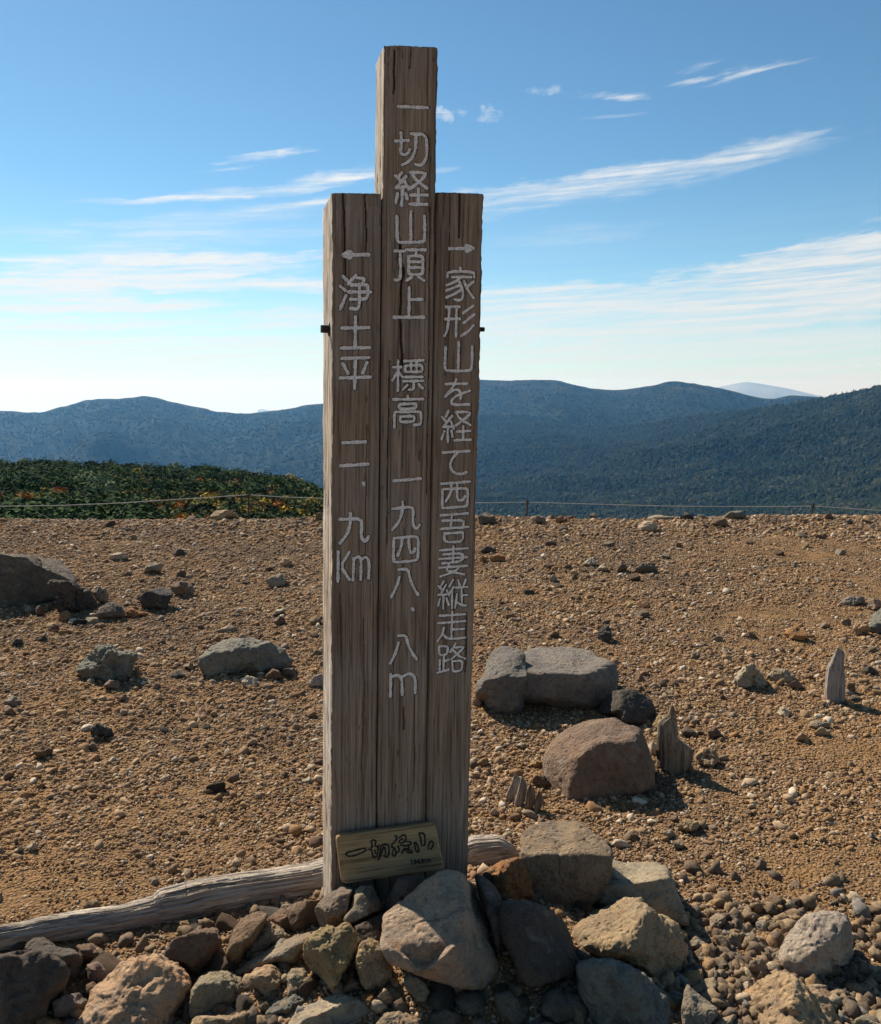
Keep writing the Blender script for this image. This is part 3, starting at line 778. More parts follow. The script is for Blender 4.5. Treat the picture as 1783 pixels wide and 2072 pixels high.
GLYPHS = [  # post, zoom, half width m, strokes
 ('C','A',.0042,[[(725,672),(988,682)]]),
 ('C','A',.0042,[[(700,985),(820,978)],[(750,910),(755,1010),(745,1060),(752,1100),(780,1112),(815,1095),(828,1060)],[(840,918),(975,925),(985,1050),(980,1130),(955,1185),(925,1208),(880,1195)],[(885,925),(882,1050),(855,1130),(810,1180),(760,1200)]]),
 ('C','A',.0042,[[(757,1270),(718,1320)],[(700,1300),(750,1350)],[(797,1305),(705,1408)],[(705,1410),(815,1395)],[(780,1345),(820,1420)],[(765,1400),(755,1570)],[(718,1462),(702,1545)],[(793,1460),(806,1512)],
   [(835,1268),(975,1272),(960,1310),(900,1370),(835,1412)],[(850,1280),(880,1330),(930,1375),(985,1412)],[(835,1475),(990,1475)],[(905,1420),(905,1560)],[(828,1558),(985,1560)]]),
 ('C','A',.0042,[[(712,1665),(715,1890),(740,1905),(945,1900),(965,1880),(962,1665)],[(838,1625),(838,1900)]]),
 ('C','E2',.0040,[[(150,305),(350,310)],[(270,310),(268,500),(275,600),(262,880),(220,925),(150,910)],[(390,280),(800,280)],[(605,290),(595,380)],[(440,420),(440,780),(480,800),(700,800),(745,770),(745,440),(700,410),(480,410),(440,430)],[(450,535),(740,535)],[(450,655),(740,655)],[(510,860),(395,930)],[(650,850),(770,935)]]),
 ('C','E2',.0042,[[(455,1080),(450,1690)],[(470,1330),(730,1330)],[(130,1708),(770,1705)]]),
 ('C','E3',.0036,[[(125,380),(310,375)],[(240,225),(235,920)],[(195,530),(110,680)],[(260,500),(340,600)],[(385,235),(830,215)],[(400,360),(400,470),(430,490),(780,480),(800,450),(790,340),(750,330),(430,340),(400,370)],[(540,240),(540,480)],[(665,230),(670,480)],[(380,605),(800,600)],[(360,700),(820,690)],[(600,710),(600,850),(570,895),(490,895)],[(450,790),(350,890)],[(710,770),(810,865)]]),
 ('C','E3',.0038,[[(465,1035),(465,1110)],[(130,1120),(820,1110)],[(280,1230),(640,1215),(660,1250),(640,1320),(560,1330),(290,1345),(260,1310),(265,1250),(285,1230)],[(150,1760),(160,1420),(190,1410),(740,1395),(770,1450),(770,1640),(740,1700),(610,1710)],[(300,1515),(600,1500),(620,1560),(600,1630),(300,1645),(285,1600),(295,1520)]]),
 ('C','C',.0042,[[(685,512),(928,492)]]),
 ('C','C',.0040,[[(675,765),(855,745),(860,800),(855,900),(875,940),(900,942),(918,910)],[(765,705),(765,780),(735,880),(672,955)]]),
 ('C','C',.0040,[[(685,1030),(680,1240),(710,1250),(890,1235),(905,1200),(908,1030),(880,1015),(700,1030)],[(760,1035),(755,1100),(720,1190)],[(818,1030),(825,1130),(840,1165),(865,1160),(878,1125)]]),
 ('C','C',.0040,[[(730,1315),(815,1310),(830,1400),(870,1490),(905,1545)],[(735,1385),(710,1470),(662,1565)]]),
 ('C','C',.0052,[[(855,1672),(862,1680)]]),
 ('C','D',.0042,[[(660,115),(715,112),(735,190),(760,240),(795,290)],[(660,168),(640,240),(600,320)]]),
 ('C','D',.0044,[[(602,405),(600,570)],[(605,425),(650,405),(685,430),(688,555)],[(690,420),(740,395),(785,420),(785,540)]]),
 ('L','C',.0046,[[(228,168),(430,160)],[(205,378),(455,362)]]),
 ('L','C',.0052,[[(412,535),(416,550)]]),
 ('L','C',.0046,[[(200,865),(395,855),(395,950),(392,1030),(420,1060),(445,1055),(458,1020)],[(295,805),(295,890),(270,990),(200,1080)]]),
 ('L','C',.0042,[[(183,1155),(180,1430)],[(285,1160),(205,1290),(285,1410)]]),
 ('L','C',.0040,[[(325,1215),(318,1415)],[(330,1220),(370,1200),(392,1230),(388,1410)],[(395,1225),(430,1200),(465,1235),(460,1400)]]),
 ('L','B',.0050,[[(228,238),(298,196),(298,278),(228,238)],[(240,238),(290,225)],[(240,238),(290,255)],[(250,238),(460,235)]]),
 ('L','E1',.0043,[[(120,325),(180,385)],[(80,465),(155,525)],[(165,600),(85,790)],[(305,310),(195,435)],[(320,350),(430,355),(400,430)],[(230,450),(460,445),(475,480),(470,640),(390,650),(225,655)],[(195,548),(515,548)],[(355,440),(355,740),(320,795),(230,780)]]),
 ('L','E1',.0046,[[(105,1060),(490,1050)],[(298,900),(295,1340)],[(95,1340),(500,1335)]]),
 ('L','E1',.0044,[[(105,1490),(490,1475)],[(120,1560),(195,1700)],[(460,1545),(400,1695)],[(80,1765),(515,1750)],[(298,1500),(288,1915)]]),
 ('R','B',.0046,[[(1410,178),(1340,140),(1340,216),(1410,178)],[(1400,178),(1345,165)],[(1400,178),(1345,192)],[(1190,182),(1390,178)]]),
 ('R','E4',.0036,[[(468,150),(468,230)],[(165,360),(175,235),(780,240),(785,370)],[(280,365),(710,365)],[(460,370),(410,440),(150,555)],[(430,450),(500,600),(530,750),(500,880),(430,905),(330,880)],[(440,560),(140,680)],[(480,660),(320,760),(140,835)],[(555,470),(610,620),(770,850)],[(770,470),(640,570)]]),
 ('R','E4',.0038,[[(130,1050),(450,1050)],[(115,1335),(450,1330)],[(205,1060),(205,1300),(160,1600),(100,1720)],[(380,1070),(370,1330),(365,1740)],[(760,1030),(530,1200)],[(790,1225),(540,1425)],[(765,1480),(640,1630),(490,1720)]]),
 ('R','B',.0040,[[(1158,1075),(1150,1270),(1175,1292),(1370,1292),(1398,1265),(1400,1070)],[(1277,1030),(1272,1290)]]),
 ('R','E5',.0037,[[(180,240),(585,230)],[(380,155),(320,300),(170,480)],[(250,410),(330,350),(420,345),(455,400),(460,520)],[(630,365),(480,420),(350,480),(280,560),(300,630),(620,625)]]),
 ('R','E5',.0035,[[(235,740),(180,860)],[(110,860),(200,960)],[(300,840),(150,1030)],[(130,1050),(330,1040)],[(280,950),(330,1080)],[(215,1060),(220,1330)],[(150,1130),(100,1280)],[(285,1120),(305,1230)],[(370,765),(640,765),(620,830),(370,1020)],[(380,790),(440,890),(640,1010)],[(385,1140),(640,1120)],[(508,1040),(505,1290)],[(340,1300),(650,1285)]]),
 ('R','E5',.0038,[[(125,1530),(630,1500)],[(400,1545),(300,1640),(260,1760),(290,1870),(380,1930),(480,1935),(570,1900)]]),
 ('R','E6',.0037,[[(175,210),(740,165)],[(205,320),(195,670),(230,685),(650,650),(690,620),(700,330),(660,295),(240,310),(205,330)],[(375,210),(370,380),(270,550)],[(490,200),(485,530),(600,530),(645,450)]]),
 ('R','E6',.0035,[[(165,825),(700,785)],[(385,830),(365,1060)],[(200,930),(620,915),(610,1040)],[(165,1090),(710,1050)],[(235,1190),(245,1350),(540,1340),(600,1300),(605,1160),(560,1160),(240,1180)]]),
 ('R','E6',.0033,[[(150,1510),(700,1465)],[(415,1430),(410,1750)],[(215,1590),(600,1560),(605,1720),(200,1765)],[(140,1680),(690,1640)],[(140,1850),(690,1810)],[(330,1780),(270,1910),(400,1930),(630,1980)],[(550,1820),(440,1920),(160,2020)]]),
 ('R','E7',.0031,[[(215,185),(155,280)],[(110,270),(185,345)],[(255,250),(170,390)],[(105,435),(270,425)],[(265,350),(310,440)],[(205,430),(200,680)],[(140,510),(110,630)],[(260,490),(300,615)],[(380,160),(310,280)],[(390,290),(310,420)],[(362,380),(358,680)],[(470,160),(500,260)],[(610,150),(570,260)],[(430,300),(640,290)],[(530,310),(540,580)],[(540,435),(640,435)],[(450,420),(415,665)],[(440,560),(540,620),(620,625)]]),
 ('R','E7',.0034,[[(365,740),(350,1230)],[(135,815),(600,785)],[(110,950),(600,910)],[(370,1065),(580,1050)],[(210,1030),(190,1140),(100,1270)],[(190,1150),(290,1240),(600,1210)]]),
 ('R','E7',.0033,[[(125,1370),(130,1530),(250,1520),(280,1480),(285,1365),(140,1370)],[(215,1540),(205,1800)],[(225,1640),(300,1610)],[(140,1620),(135,1820)],[(95,1850),(300,1790)],[(425,1320),(330,1470)],[(420,1390),(580,1370),(540,1430),(350,1600)],[(370,1430),(480,1540),(600,1590)],[(365,1640),(370,1810),(420,1830),(540,1800),(550,1620),(370,1640)]]),
]
def chaikin(p, n=1):
    p = np.asarray(p, float)
    for _ in range(n):
        if len(p) < 3: break
        q = [p[0]]
        for a, b in zip(p[:-1], p[1:]): q += [a * .78 + b * .22, a * .22 + b * .78]
        q.append(p[-1]); p = np.array(q)
    return p
def densify(p, step):
    out = [p[0]]
    for a, b in zip(p[:-1], p[1:]):
        n = max(1, int(np.linalg.norm(b - a) / step))
        for i in range(1, n + 1): out.append(a + (b - a) * i / n)
    return np.array(out)
glyph_uv = []
for post, z, hw, strokes in GLYPHS:
    ss = []
    for st in strokes:
        uv = np.array([face(*q) for q in zpx(z, st)])
        ss.append(densify(chaikin(uv, 1), 0.003))
    glyph_uv.append((post, hw * .92, ss))

# timber edges, read off the photograph, on the face plane
def edge_s(pts): return float(np.mean([face(*q)[0] for q in pts]))
sL0 = edge_s([(672, 390), (672, 1400)]); sL1 = edge_s([(775, 390), (763, 1500)])
sR0 = edge_s([(884, 388), (862, 1500)]); sR1 = edge_s([(983, 391), (950, 1500)])
def top_line(a, b):
    (s0, t0), (s1, t1) = face(*a), face(*b)
    return lambda s: t0 + (t1 - t0) * (s - s0) / (s1 - s0)
POSTS = {
 'L': (sL0, sL1 - .0024, top_line((672, 389), (775, 391)), 0.0, 0.004),
 'C': (sL1 + .0020, sR0 - .0024, top_line((778, 91), (886, 96)), -0.005, 0.015),
 'R': (sR0 + .0020, sR1, top_line((884, 388), (983, 391)), 0.0, 0.004),
}
POST_D = 0.115
GR = 0.0028
CRACKS = {  # long drying cracks, in view pixels: polyline, half width, depth
 'L': [([(694, 392), (697, 470), (700, 560)], .0012, .006), ([(738, 392), (740, 430), (741, 520)], .0012, .005), ([(742, 860), (740, 1000), (739, 1170)], .0009, .003), ([(688, 1200), (690, 1330)], .0009, .003), ([(735, 1250), (737, 1420), (730, 1560)], .0009, .003)],
 'C': [([(808, 480), (809, 530), (820, 548), (811, 575), (809, 640), (813, 740)], .0016, .010), ([(797, 100), (796, 190)], .0012, .005), ([(830, 95), (828, 140)], .001, .004), ([(787, 730), (784, 900), (782, 1100)], .0011, .004), ([(838, 1380), (836, 1600)], .0009, .003), ([(815, 1430), (817, 1475)], .0016, .004), ([(870, 420), (866, 700), (862, 1000)], .0010, .003)],
 'R': [([(931, 392), (930, 450), (929, 480)], .0014, .007), ([(903, 600), (900, 760)], .0009, .003), ([(944, 1240), (942, 1360)], .0012, .004), ([(912, 392), (908, 560)], .0008, .003)],
}
def raster(dist, S, T, pts, rad):
    """lower dist with the distance to a polyline, near it only"""
    for a, b in zip(pts[:-1], pts[1:]):
        lo = np.minimum(a, b) - rad; hi = np.maximum(a, b) + rad
        i0, i1 = np.searchsorted(T, [lo[1], hi[1]]); j0, j1 = np.searchsorted(S, [lo[0], hi[0]])
        if i1 <= i0 or j1 <= j0: continue
        ss, tt = np.meshgrid(S[j0:j1], T[i0:i1]); d = b - a; L2 = max(float(d @ d), 1e-12)
        k = np.clip(((ss - a[0]) * d[0] + (tt - a[1]) * d[1]) / L2, 0, 1)
        q = np.hypot(ss - a[0] - k * d[0], tt - a[1] - k * d[1])
        dist[i0:i1, j0:j1] = np.minimum(dist[i0:i1, j0:j1], q)
def build_post(key, seed):
    s0, s1, top, proud, cham = POSTS[key]
    w = s1 - s0; step = 0.00165
    POST_D = 0.185 if key == 'L' else 0.115
    nf = int(w / step); ns = int(POST_D / 0.0032); nb = 8
    tb = -0.22; tmean = float(top((s0 + s1) / 2)); T = np.arange(tb, tmean, step); T[-1] = tmean; nt = len(T)
    S = np.linspace(s0, s1, nf)
    depth = np.zeros((nt, nf))
    gdist = np.full((nt, nf), 1.0)
    hwm = np.zeros_like(depth)
    for post, hw, strokes in glyph_uv:
        if post != key: continue
        for st in strokes:
            dd = np.full((nt, nf), 1.0) if False else gdist
            raster(dd, S, T, st, 0.011)
    SS, TT = np.meshgrid(S, T)
    wob = (0.0007 * vnoise(P3(SS * 260, TT * 260), seed)).reshape(nt, nf)
    hw = {'L': .0060, 'C': .0056, 'R': .0050}[key]
    groove = np.clip((hw + wob - gdist) / 0.0016, 0, 1)
    depth += groove * 0.0042
    crackd = np.zeros_like(depth)
    for pts, cw, cd in CRACKS[key]:
        uv = densify(chaikin(np.array([face(*q) for q in pts]), 2), .004)
        uv[:, 0] += 0.0012 * vnoise(P3(uv[:, 1] * 40, uv[:, 1] * 7), seed)
        g = np.full((nt, nf), 1.0); raster(g, S, T, uv, 0.006)
        cr_ = np.clip((cw + .0012 - g) / 0.0014, 0, 1) * cd; depth += cr_; crackd += cr_
    # a knot hole in the middle timber beside the carved summit character
    for (kx, ky, kr, kd, kk) in ((801, 522, .010, .010, 'C'), (799, 540, .008, .008, 'C'), (769, 663, .010, .004, 'L'), (790, 938, .004, .004, 'C')):
        if kk == key:
            a, b = face(kx, ky); q = np.hypot((SS - a) / 1.0, (TT - b) / 1.5)
            depth += np.clip(1 - q / kr, 0, 1) ** .6 * kd
    # grain relief
    gr = (fbm(P3(SS * 330, TT * 5, proud), 3, seed + 3) * .0007 + fbm(P3(SS * 120, TT * 2.2), 3, seed + 5, ridged=True) * .0007).reshape(nt, nf)
    weather = np.clip((TT - .9) / 1.2, 0, 1)
    depth -= gr * (1 + weather)
    # rounded arrises; the middle timber has a broad bevel on its left
    dl = SS - s0; dr = s1 - SS; dt = np.maximum(tmean - TT, 0)
    eb = .0035 * (1 + .5 * vnoise(P3(TT * 30, SS * 0 + seed), seed + 2).reshape(nt, nf))
    depth += np.where(dl < cham, (1 - dl / cham) * (cham * .75 if cham > .01 else .0045), 0)
    rb = .017 if key == 'R' else .006
    depth += np.where(dr < rb, (1 - dr / rb) * (.006 if key == 'R' else .003), 0)
    depth += np.where(dt < .006, (1 - dt / .006) ** 2 * .004, 0) + np.where(dt < .03, np.maximum(0, vnoise(P3(SS * 160, TT * 20), seed + 6).reshape(nt, nf)) * .003, 0)
    # perimeter: front, right side, back, left side
    cols = []
    ed = .0016 * vnoise(P3(TT * 22, seed + SS * 0), seed + 31).reshape(nt, nf) + .0012 * vnoise(P3(TT * 90, seed + SS * 0), seed + 32).reshape(nt, nf)
    kk_ = np.clip(1 - dr / .02, 0, 1) * (key == 'R') + np.clip(1 - dl / .02, 0, 1) * (key == 'L') + (np.clip(1 - dr / .02, 0, 1) + np.clip(1 - dl / .02, 0, 1)) * (key == 'C') * (TT > 1.82)
    SS = SS + ed * kk_
    front = np.stack([SS, proud + depth, TT], 2)
    def side(sx, sgn, n):
        y = np.linspace(proud + .010, POST_D, n)
        YY, T2 = np.meshgrid(y, T)
        rel = (fbm(P3(YY * 200, T2 * 4.0, sx * 9), 3, seed + 11, ridged=True) * .0022 + fbm(P3(YY * 420, T2 * 10.0, sx), 2, seed + 12) * .0008).reshape(nt, n)
        crack = (np.clip(.30 - np.abs(fbm(P3(YY * 60, T2 * 1.3, sx), 2, seed + 13)).reshape(nt, n) * 8, 0, .3) * .018)
        X = sx + sgn * (rel - crack - .0006)
        X = np.clip(X, sx - .012, sx + .003) if sgn > 0 else np.clip(X, sx - .003, sx + .012)
        if key == 'C' or (key == 'L' and sgn > 0) or (key == 'R' and sgn < 0):
            low = T2 < float(POSTS['L'][2](0)) + .0
            X = np.where(low, sx, X)
        return np.stack([X, YY, T2], 2)
    right = side(s1, 1, ns); left = side(s0, -1, ns)[:, ::-1]
    bx = np.linspace(s1, s0, nb + 2)[1:-1]; BX, BT = np.meshgrid(bx, T)
    back = np.stack([BX, np.full_like(BX, POST_D + .002), BT], 2)
    G = np.concatenate([front, right, back, left], 1)
    # slanted saw cut at the top
    k = np.clip((G[:, :, 2] - (tmean - .05)) / .05, 0, 1)
    G[:, :, 2] += k * (top(G[:, :, 0]) - tmean - (G[:, :, 1]) * .03)
    nc = G.shape[1]; V = G.reshape(-1, 3)
    Fc = [tuple(q) for q in ()]
    faces = grid_faces(nt, nc, True)
    me = new_mesh('post', V, faces, M_WOOD); me.materials.append(M_SUNLIT_SIDE)
    ci_ = np.tile(np.arange(nc), nt - 1)
    me.polygons.foreach_set('material_index', (ci_ >= nf + ns + nb - 1).astype(np.int32))
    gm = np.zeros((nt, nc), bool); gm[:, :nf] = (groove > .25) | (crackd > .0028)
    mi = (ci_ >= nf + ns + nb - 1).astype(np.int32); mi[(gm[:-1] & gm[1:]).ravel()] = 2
    me.materials.append(M_GRIME_SHADE); me.polygons.foreach_set('material_index', mi)
    o = add('post', me, sign)
    # end grain: cap across the top, front row to back/side loop
    ring = V[(nt - 1) * nc:]; c = ring.mean(0)
    n1 = 6; rows = [c + (ring - c) * q for q in (.97, .8, .6, .4, .2, .02)]
    CV = np.concatenate([ring] + rows); 
    CV[nc:, 2] += .0012 * vnoise(CV[nc:] * np.array([250, 60, 1]), seed)
    CV[:nc] = ring + np.array([0, 0, .0])
    add('end_grain', new_mesh('end_grain', CV, grid_faces(7, nc, True), M_WOOD), o)
    return o, proud
post_obj = {}
for i, k in enumerate('LCR'): post_obj[k] = build_post(k, 100 + i * 7)

def ribbon(st, hw, y, seed, wob=.12):
    """flat rounded stroke, lying at depth y"""
    st = np.asarray(st, float)
    if len(st) == 2 and np.linalg.norm(st[1] - st[0]) < 1e-6: st[1] += 1e-4
    t = np.gradient(st, axis=0); t /= np.linalg.norm(t, axis=1, keepdims=True) + 1e-12
    n = np.stack([-t[:, 1], t[:, 0]], 1)
    P = []; Wd = []
    for k in (1.0, .9, .6, .3): P.append((st[0] - t[0] * hw * k, n[0], math.sqrt(max(0, 1 - k * k)) * hw + 1e-5))
    for i in range(len(st)): P.append((st[i], n[i], hw))
    for k in (.3, .6, .9, 1.0): P.append((st[-1] + t[-1] * hw * k, n[-1], math.sqrt(max(0, 1 - k * k)) * hw + 1e-5))
    V = []; r = rng(seed); ph = r.uniform(0, 6, 4)
    for i_, (c, nn, w) in enumerate(P):
        lw = 1 + .13 * math.sin(i_ * .55 + ph[0]) + .07 * math.sin(i_ * 1.7 + ph[1])
        a, b = lw + wob * r.uniform(-1, 1), lw + wob * r.uniform(-1, 1)
        for q, dy in ((-a, 0), (-.45, -.0006), (.45, -.0006), (b, 0)):
            V.append((c[0] + nn[0] * w * q, y + dy + r.uniform(-.0001, .0001), c[1] + nn[1] * w * q))
    return np.array(V), grid_faces(len(P), 4)
def glyph_mesh(name, strokes, hw, y, mat, seed):
    Vs, Fs, off = [], [], 0
    for i, st in enumerate(strokes):
        V, Fc = ribbon(st, hw, y - i * .00008, seed + i)
        Vs.append(V); Fs.append(Fc + off); off += len(V)
    return new_mesh(name, np.concatenate(Vs), np.concatenate(Fs), mat)
for i, (post, hw, strokes) in enumerate(glyph_uv):
    o, proud = post_obj[post]
    add('carved_character', glyph_mesh('carved_character', strokes, hw, proud + .0026, M_PAINT, 500 + i * 31), o)

def cyl(r0, r1, h, n=14, axis=0, caps=True):
    V = []
    for z, r in ((0, r0), (h, r1)):
        for i in range(n):
            a = 6.2832 * i / n; q = [r * math.cos(a), r * math.sin(a)]; q.insert(axis, z); V.append(q)
    Fc = [tuple(f) for f in grid_faces(2, n, True)]
    if caps: Fc += [tuple(range(n))[::-1], tuple(range(n, 2 * n))]
    return np.array(V), Fc
s_, t_ = face(652, 663)
V, Fc = cyl(.0105, .0105, .020, 6)
o = add('bolt', new_mesh('bolt_head', V + np.array([sL0 - .022, .050, t_]), np.array(Fc, dtype=object), M_IRON, smooth=False), sign)
V, Fc = cyl(.017, .017, .003, 16); add('washer', new_mesh('washer', V + np.array([sL0 - .0035, .050, t_]), np.array(Fc, dtype=object), M_IRON), o)
s_, t_ = face(984, 664)
V, Fc = cyl(.0058, .0058, .026, 12)
o = add('bolt', new_mesh('threaded_rod', V + np.array([sR1 - .002, .050, t_]), np.array(Fc, dtype=object), M_IRON, smooth=False), sign)
V, Fc = cyl(.0072, .0072, .008, 6)
add('nut', new_mesh('nut', V + np.array([sR1 + .001, .050, t_]), np.array(Fc, dtype=object), M_IRON, smooth=False), o)

# ------------------------------------------------------------------ summit plaque leaning on the post foot
def build_plaque():
    tilt = math.radians(9)
    c0, c1 = face(682, 1790, .045)[0], 0
    base = P0 - NB * .050
    # plane through the plaque, tilted back at the top
    n = -NB * math.cos(tilt) + ZZ * math.sin(tilt)
    ref = base + V2 * face(790, 1735, .05)[1]
    def on(X, Y):
        d = pxdir(X, Y); o = np.array([0, 0, CAMH]); t = ((ref - o) @ n) / (d @ n); return o + t * d
    cs = [on(*q) for q in zpx('E8', [(130, 275), (1490, 88), (1628, 740), (215, 945)])]
    ctr = np.mean(cs, 0)
    ex = (cs[1] - cs[0] + cs[2] - cs[3]); ex /= np.linalg.norm(ex); ey = np.cross(ex, n) * -1; ey = np.cross(n, ex)
    if ey[2] < 0: ey = -ey
    M = Matrix([[ex[i], -n[i], ey[i], ctr[i]] for i in range(3)] + [[0, 0, 0, 1]])
    loc = [np.array([(c - ctr) @ ex, (c - ctr) @ ey]) for c in cs]
    # rounded outline through the four corners
    out = []
    R = .016
    for i in range(4):
        a, b, c = loc[i - 1], loc[i], loc[(i + 1) % 4]
        u = (a - b) / np.linalg.norm(a - b); v = (c - b) / np.linalg.norm(c - b)
        p0, p2 = b + u * R, b + v * R
        for k in np.linspace(0, 1, 7): out.append((1 - k) ** 2 * p0 + 2 * k * (1 - k) * b + k * k * p2)
        L = np.linalg.norm(c - b)
        for k in np.linspace(0, 1, 12)[1:-1]: out.append(p2 + (c - v * R - p2) * k)
    out = np.array(out); N = len(out); TH = .022
    lay = []
    for inset, y in ((0.006, TH), (0, TH - .005), (0, .007), (.002, .003), (.006, .0008), (.012, 0)):
        c = out.mean(0); d = c - out; d /= np.linalg.norm(d, axis=1, keepdims=True)
        q = out + d * inset
        lay.append(np.stack([q[:, 0], np.full(N, y), q[:, 1]], 1))
    for k in (.85, .65, .45, .25, .1, .01):
        c = lay[5].mean(0); lay.append(c + (lay[5] - c) * k)
    bk = lay[0].mean(0); lay = [bk + (lay[0] - bk) * .01] + lay
    V = np.array(lay).reshape(-1, 3)
    root = add('summit_plaque', new_mesh('summit_plaque', V, grid_faces(len(lay), N, True), M_PLAQUE), label='small rounded wooden plaque with dark writing leaning tilted against the signpost foot', cat='plaque')
    root.matrix_world = M
    def uv(q):
        p = on(*q) - ctr; return np.array([p @ ex, p @ ey])
    G = [
     [[(265,520),(300,555),(400,540),(440,520),(520,490),(545,460),(510,440),(400,470),(280,500),(262,520)]],
     [[(570,460),(615,450),(630,400),(605,340),(640,325),(680,340),(665,400),(690,430),(720,400)],[(615,470),(640,560),(680,570),(700,500),(710,430)],[(660,470),(670,510)],[(710,600),(720,540),(740,480),(740,420),(780,380),(840,395),(860,430),(850,540),(820,570),(790,540)],[(780,420),(760,500),(730,560)],[(800,430),(810,520)]],
     [[(935,270),(965,280),(950,340),(900,380),(890,420),(930,450),(900,490),(905,540),(945,550),(950,480),(930,440)],[(990,300),(1060,250),(1095,290),(1070,350),(1010,380),(990,340),(1040,310)],[(1080,350),(1150,350),(1160,390),(1100,400)],[(980,410),(1000,480),(960,500)],[(1020,400),(1130,410),(1120,450),(1050,470),(1030,510)],[(1060,440),(1180,480),(1170,510),(1100,490)]],
     [[(1200,370),(1215,440),(1230,490),(1270,490),(1250,410),(1220,360)],[(1265,235),(1310,228),(1345,260),(1350,400),(1300,410),(1290,300),(1268,240)],[(1390,450),(1400,380),(1430,340),(1465,360),(1450,430),(1425,450)]],
    ]
    for i, g in enumerate(G):
        ss = [densify(chaikin(np.array([uv(q) for q in zpx('E8', st)]), 1), .002) for st in g]
        add('carved_character', glyph_mesh('plaque_character', ss, .0023, -.0006, M_INK, 900 + i * 20), root)
    D_ = [[[(1150,610),(1166,600),(1166,660)]],
     [[(1224,615),(1210,632),(1195,620),(1205,600),(1222,604),(1226,635),(1212,655),(1198,650)]],
     [[(1268,652),(1264,590),(1236,636),(1284,630)]],
     [[(1326,605),(1312,622),(1297,610),(1307,590),(1324,594),(1328,625),(1314,645),(1300,640)]],
     [[(1350,640),(1348,598)],[(1349,605),(1372,592),(1384,605),(1386,635)],[(1386,602),(1406,588),(1418,600),(1420,630)]]]
    for i, g in enumerate(D_):
        ss = [densify(np.array([uv(q) for q in zpx('E8', st)]), .0015) for st in g]
        add('printed_character', glyph_mesh('printed_character', ss, .0014, -.0006, M_INK, 990 + i * 20), root)
build_plaque()

# ------------------------------------------------------------------ weathered log behind the post foot
def build_log():
    up = np.concatenate([zpx('R1', [(-260,560),(0,520),(130,500),(250,470),(500,430),(700,405),(900,350),(950,310),(1180,255),(1400,220),(1600,195),(1783,165)]), zpx('R2', [(300,120),(700,75),(1055,22),(1100,8),(1210,5),(1290,35),(1345,85)])])
    lo = np.concatenate([zpx('R1', [(-260,690),(0,650),(150,625),(300,600),(450,585),(650,560),(900,510),(1080,500),(1200,450),(1450,400),(1650,375),(1783,360)]), zpx('R2', [(300,330),(700,265),(1055,215),(1110,205),(1250,170),(1330,135),(1350,110)])])
    xs = np.linspace(up[0, 0], up[-1, 0], 330)
    U_ = np.interp(xs, up[:, 0], up[:, 1]); L_ = np.interp(xs, lo[:, 0], lo[:, 1])
    # distance line on the ground plan, passing just behind the timbers
    def ydist(x): return np.interp(x, [-120, 0, 640, 900, 1050], [2.16, 2.20, 2.50, 2.62, 2.66])
    C = []; R = []
    for x, u, l in zip(xs, U_, L_):
        d = pxdir(x, (u + l) / 2); t = ydist(x) / d[1]
        C.append([d[0] * t, d[1] * t, CAMH + d[2] * t]); R.append((l - u) / 2 / F * t * 0.97)
    C = np.array(C); R = np.array(R)
    T = np.gradient(C, axis=0); T /= np.linalg.norm(T, axis=1, keepdims=True)
    B = np.cross(T, ZZ); B /= np.linalg.norm(B, axis=1, keepdims=True); Nn = np.cross(B, T)
    na = 150; a = np.linspace(0, 6.2832, na, endpoint=False)
    s = np.concatenate([[0], np.cumsum(np.linalg.norm(np.diff(C, axis=0), axis=1))])
    A_, S_ = np.meshgrid(a, s)
    q = P3(np.cos(A_) * 7, np.sin(A_) * 7, 0); q[:, 2] = (S_ * 1.6).ravel()
    fine = q.copy(); fine[:, :2] *= 3
    rel = 0.07 * fbm(q * .35, 3, 71) + .10 * fbm(q, 4, 72, ridged=True) + .08 * fbm(fine, 3, 73, ridged=True)
    cq = P3(np.cos(A_) * 4.2, np.sin(A_) * 4.2, 0); cq[:, 2] = (S_ * .9).ravel()
    rel = rel - .16 * np.clip(1 - np.abs(fbm(cq, 3, 75)) / .035, 0, 1) - .07 * np.clip(1 - np.abs(fbm(cq * 2.3 + 9, 2, 76)) / .05, 0, 1)
    ends = np.minimum(1, np.maximum(0, (s[-1] - s) / .05)) ** .4
    rr = (R[:, None] * (1 + rel.reshape(len(s), na))) * ends[:, None]
    # splintered step along the upper edge
    V = C[:, None, :] + rr[:, :, None] * (np.cos(A_)[:, :, None] * B[:, None, :] + np.sin(A_)[:, :, None] * Nn[:, None, :])
    c = C.mean(0); ang = math.atan2(C[-1, 1] - C[0, 1], C[-1, 0] - C[0, 0])
    Mr = Matrix.Rotation(ang, 4, 'Z'); W3 = np.array(Mr.to_3x3())
    V = (V.reshape(-1, 3) - c) @ W3
    o = add('driftwood_log', new_mesh('driftwood_log', V, grid_faces(len(s), na, True), M_LOG), label='long bleached grey log lying behind the signpost foot and reaching the left edge', cat='log')
    o.matrix_world = Matrix.Translation(Vector(c)) @ Mr
    # splinters raised on the top edge
    return o
LOG = build_log()

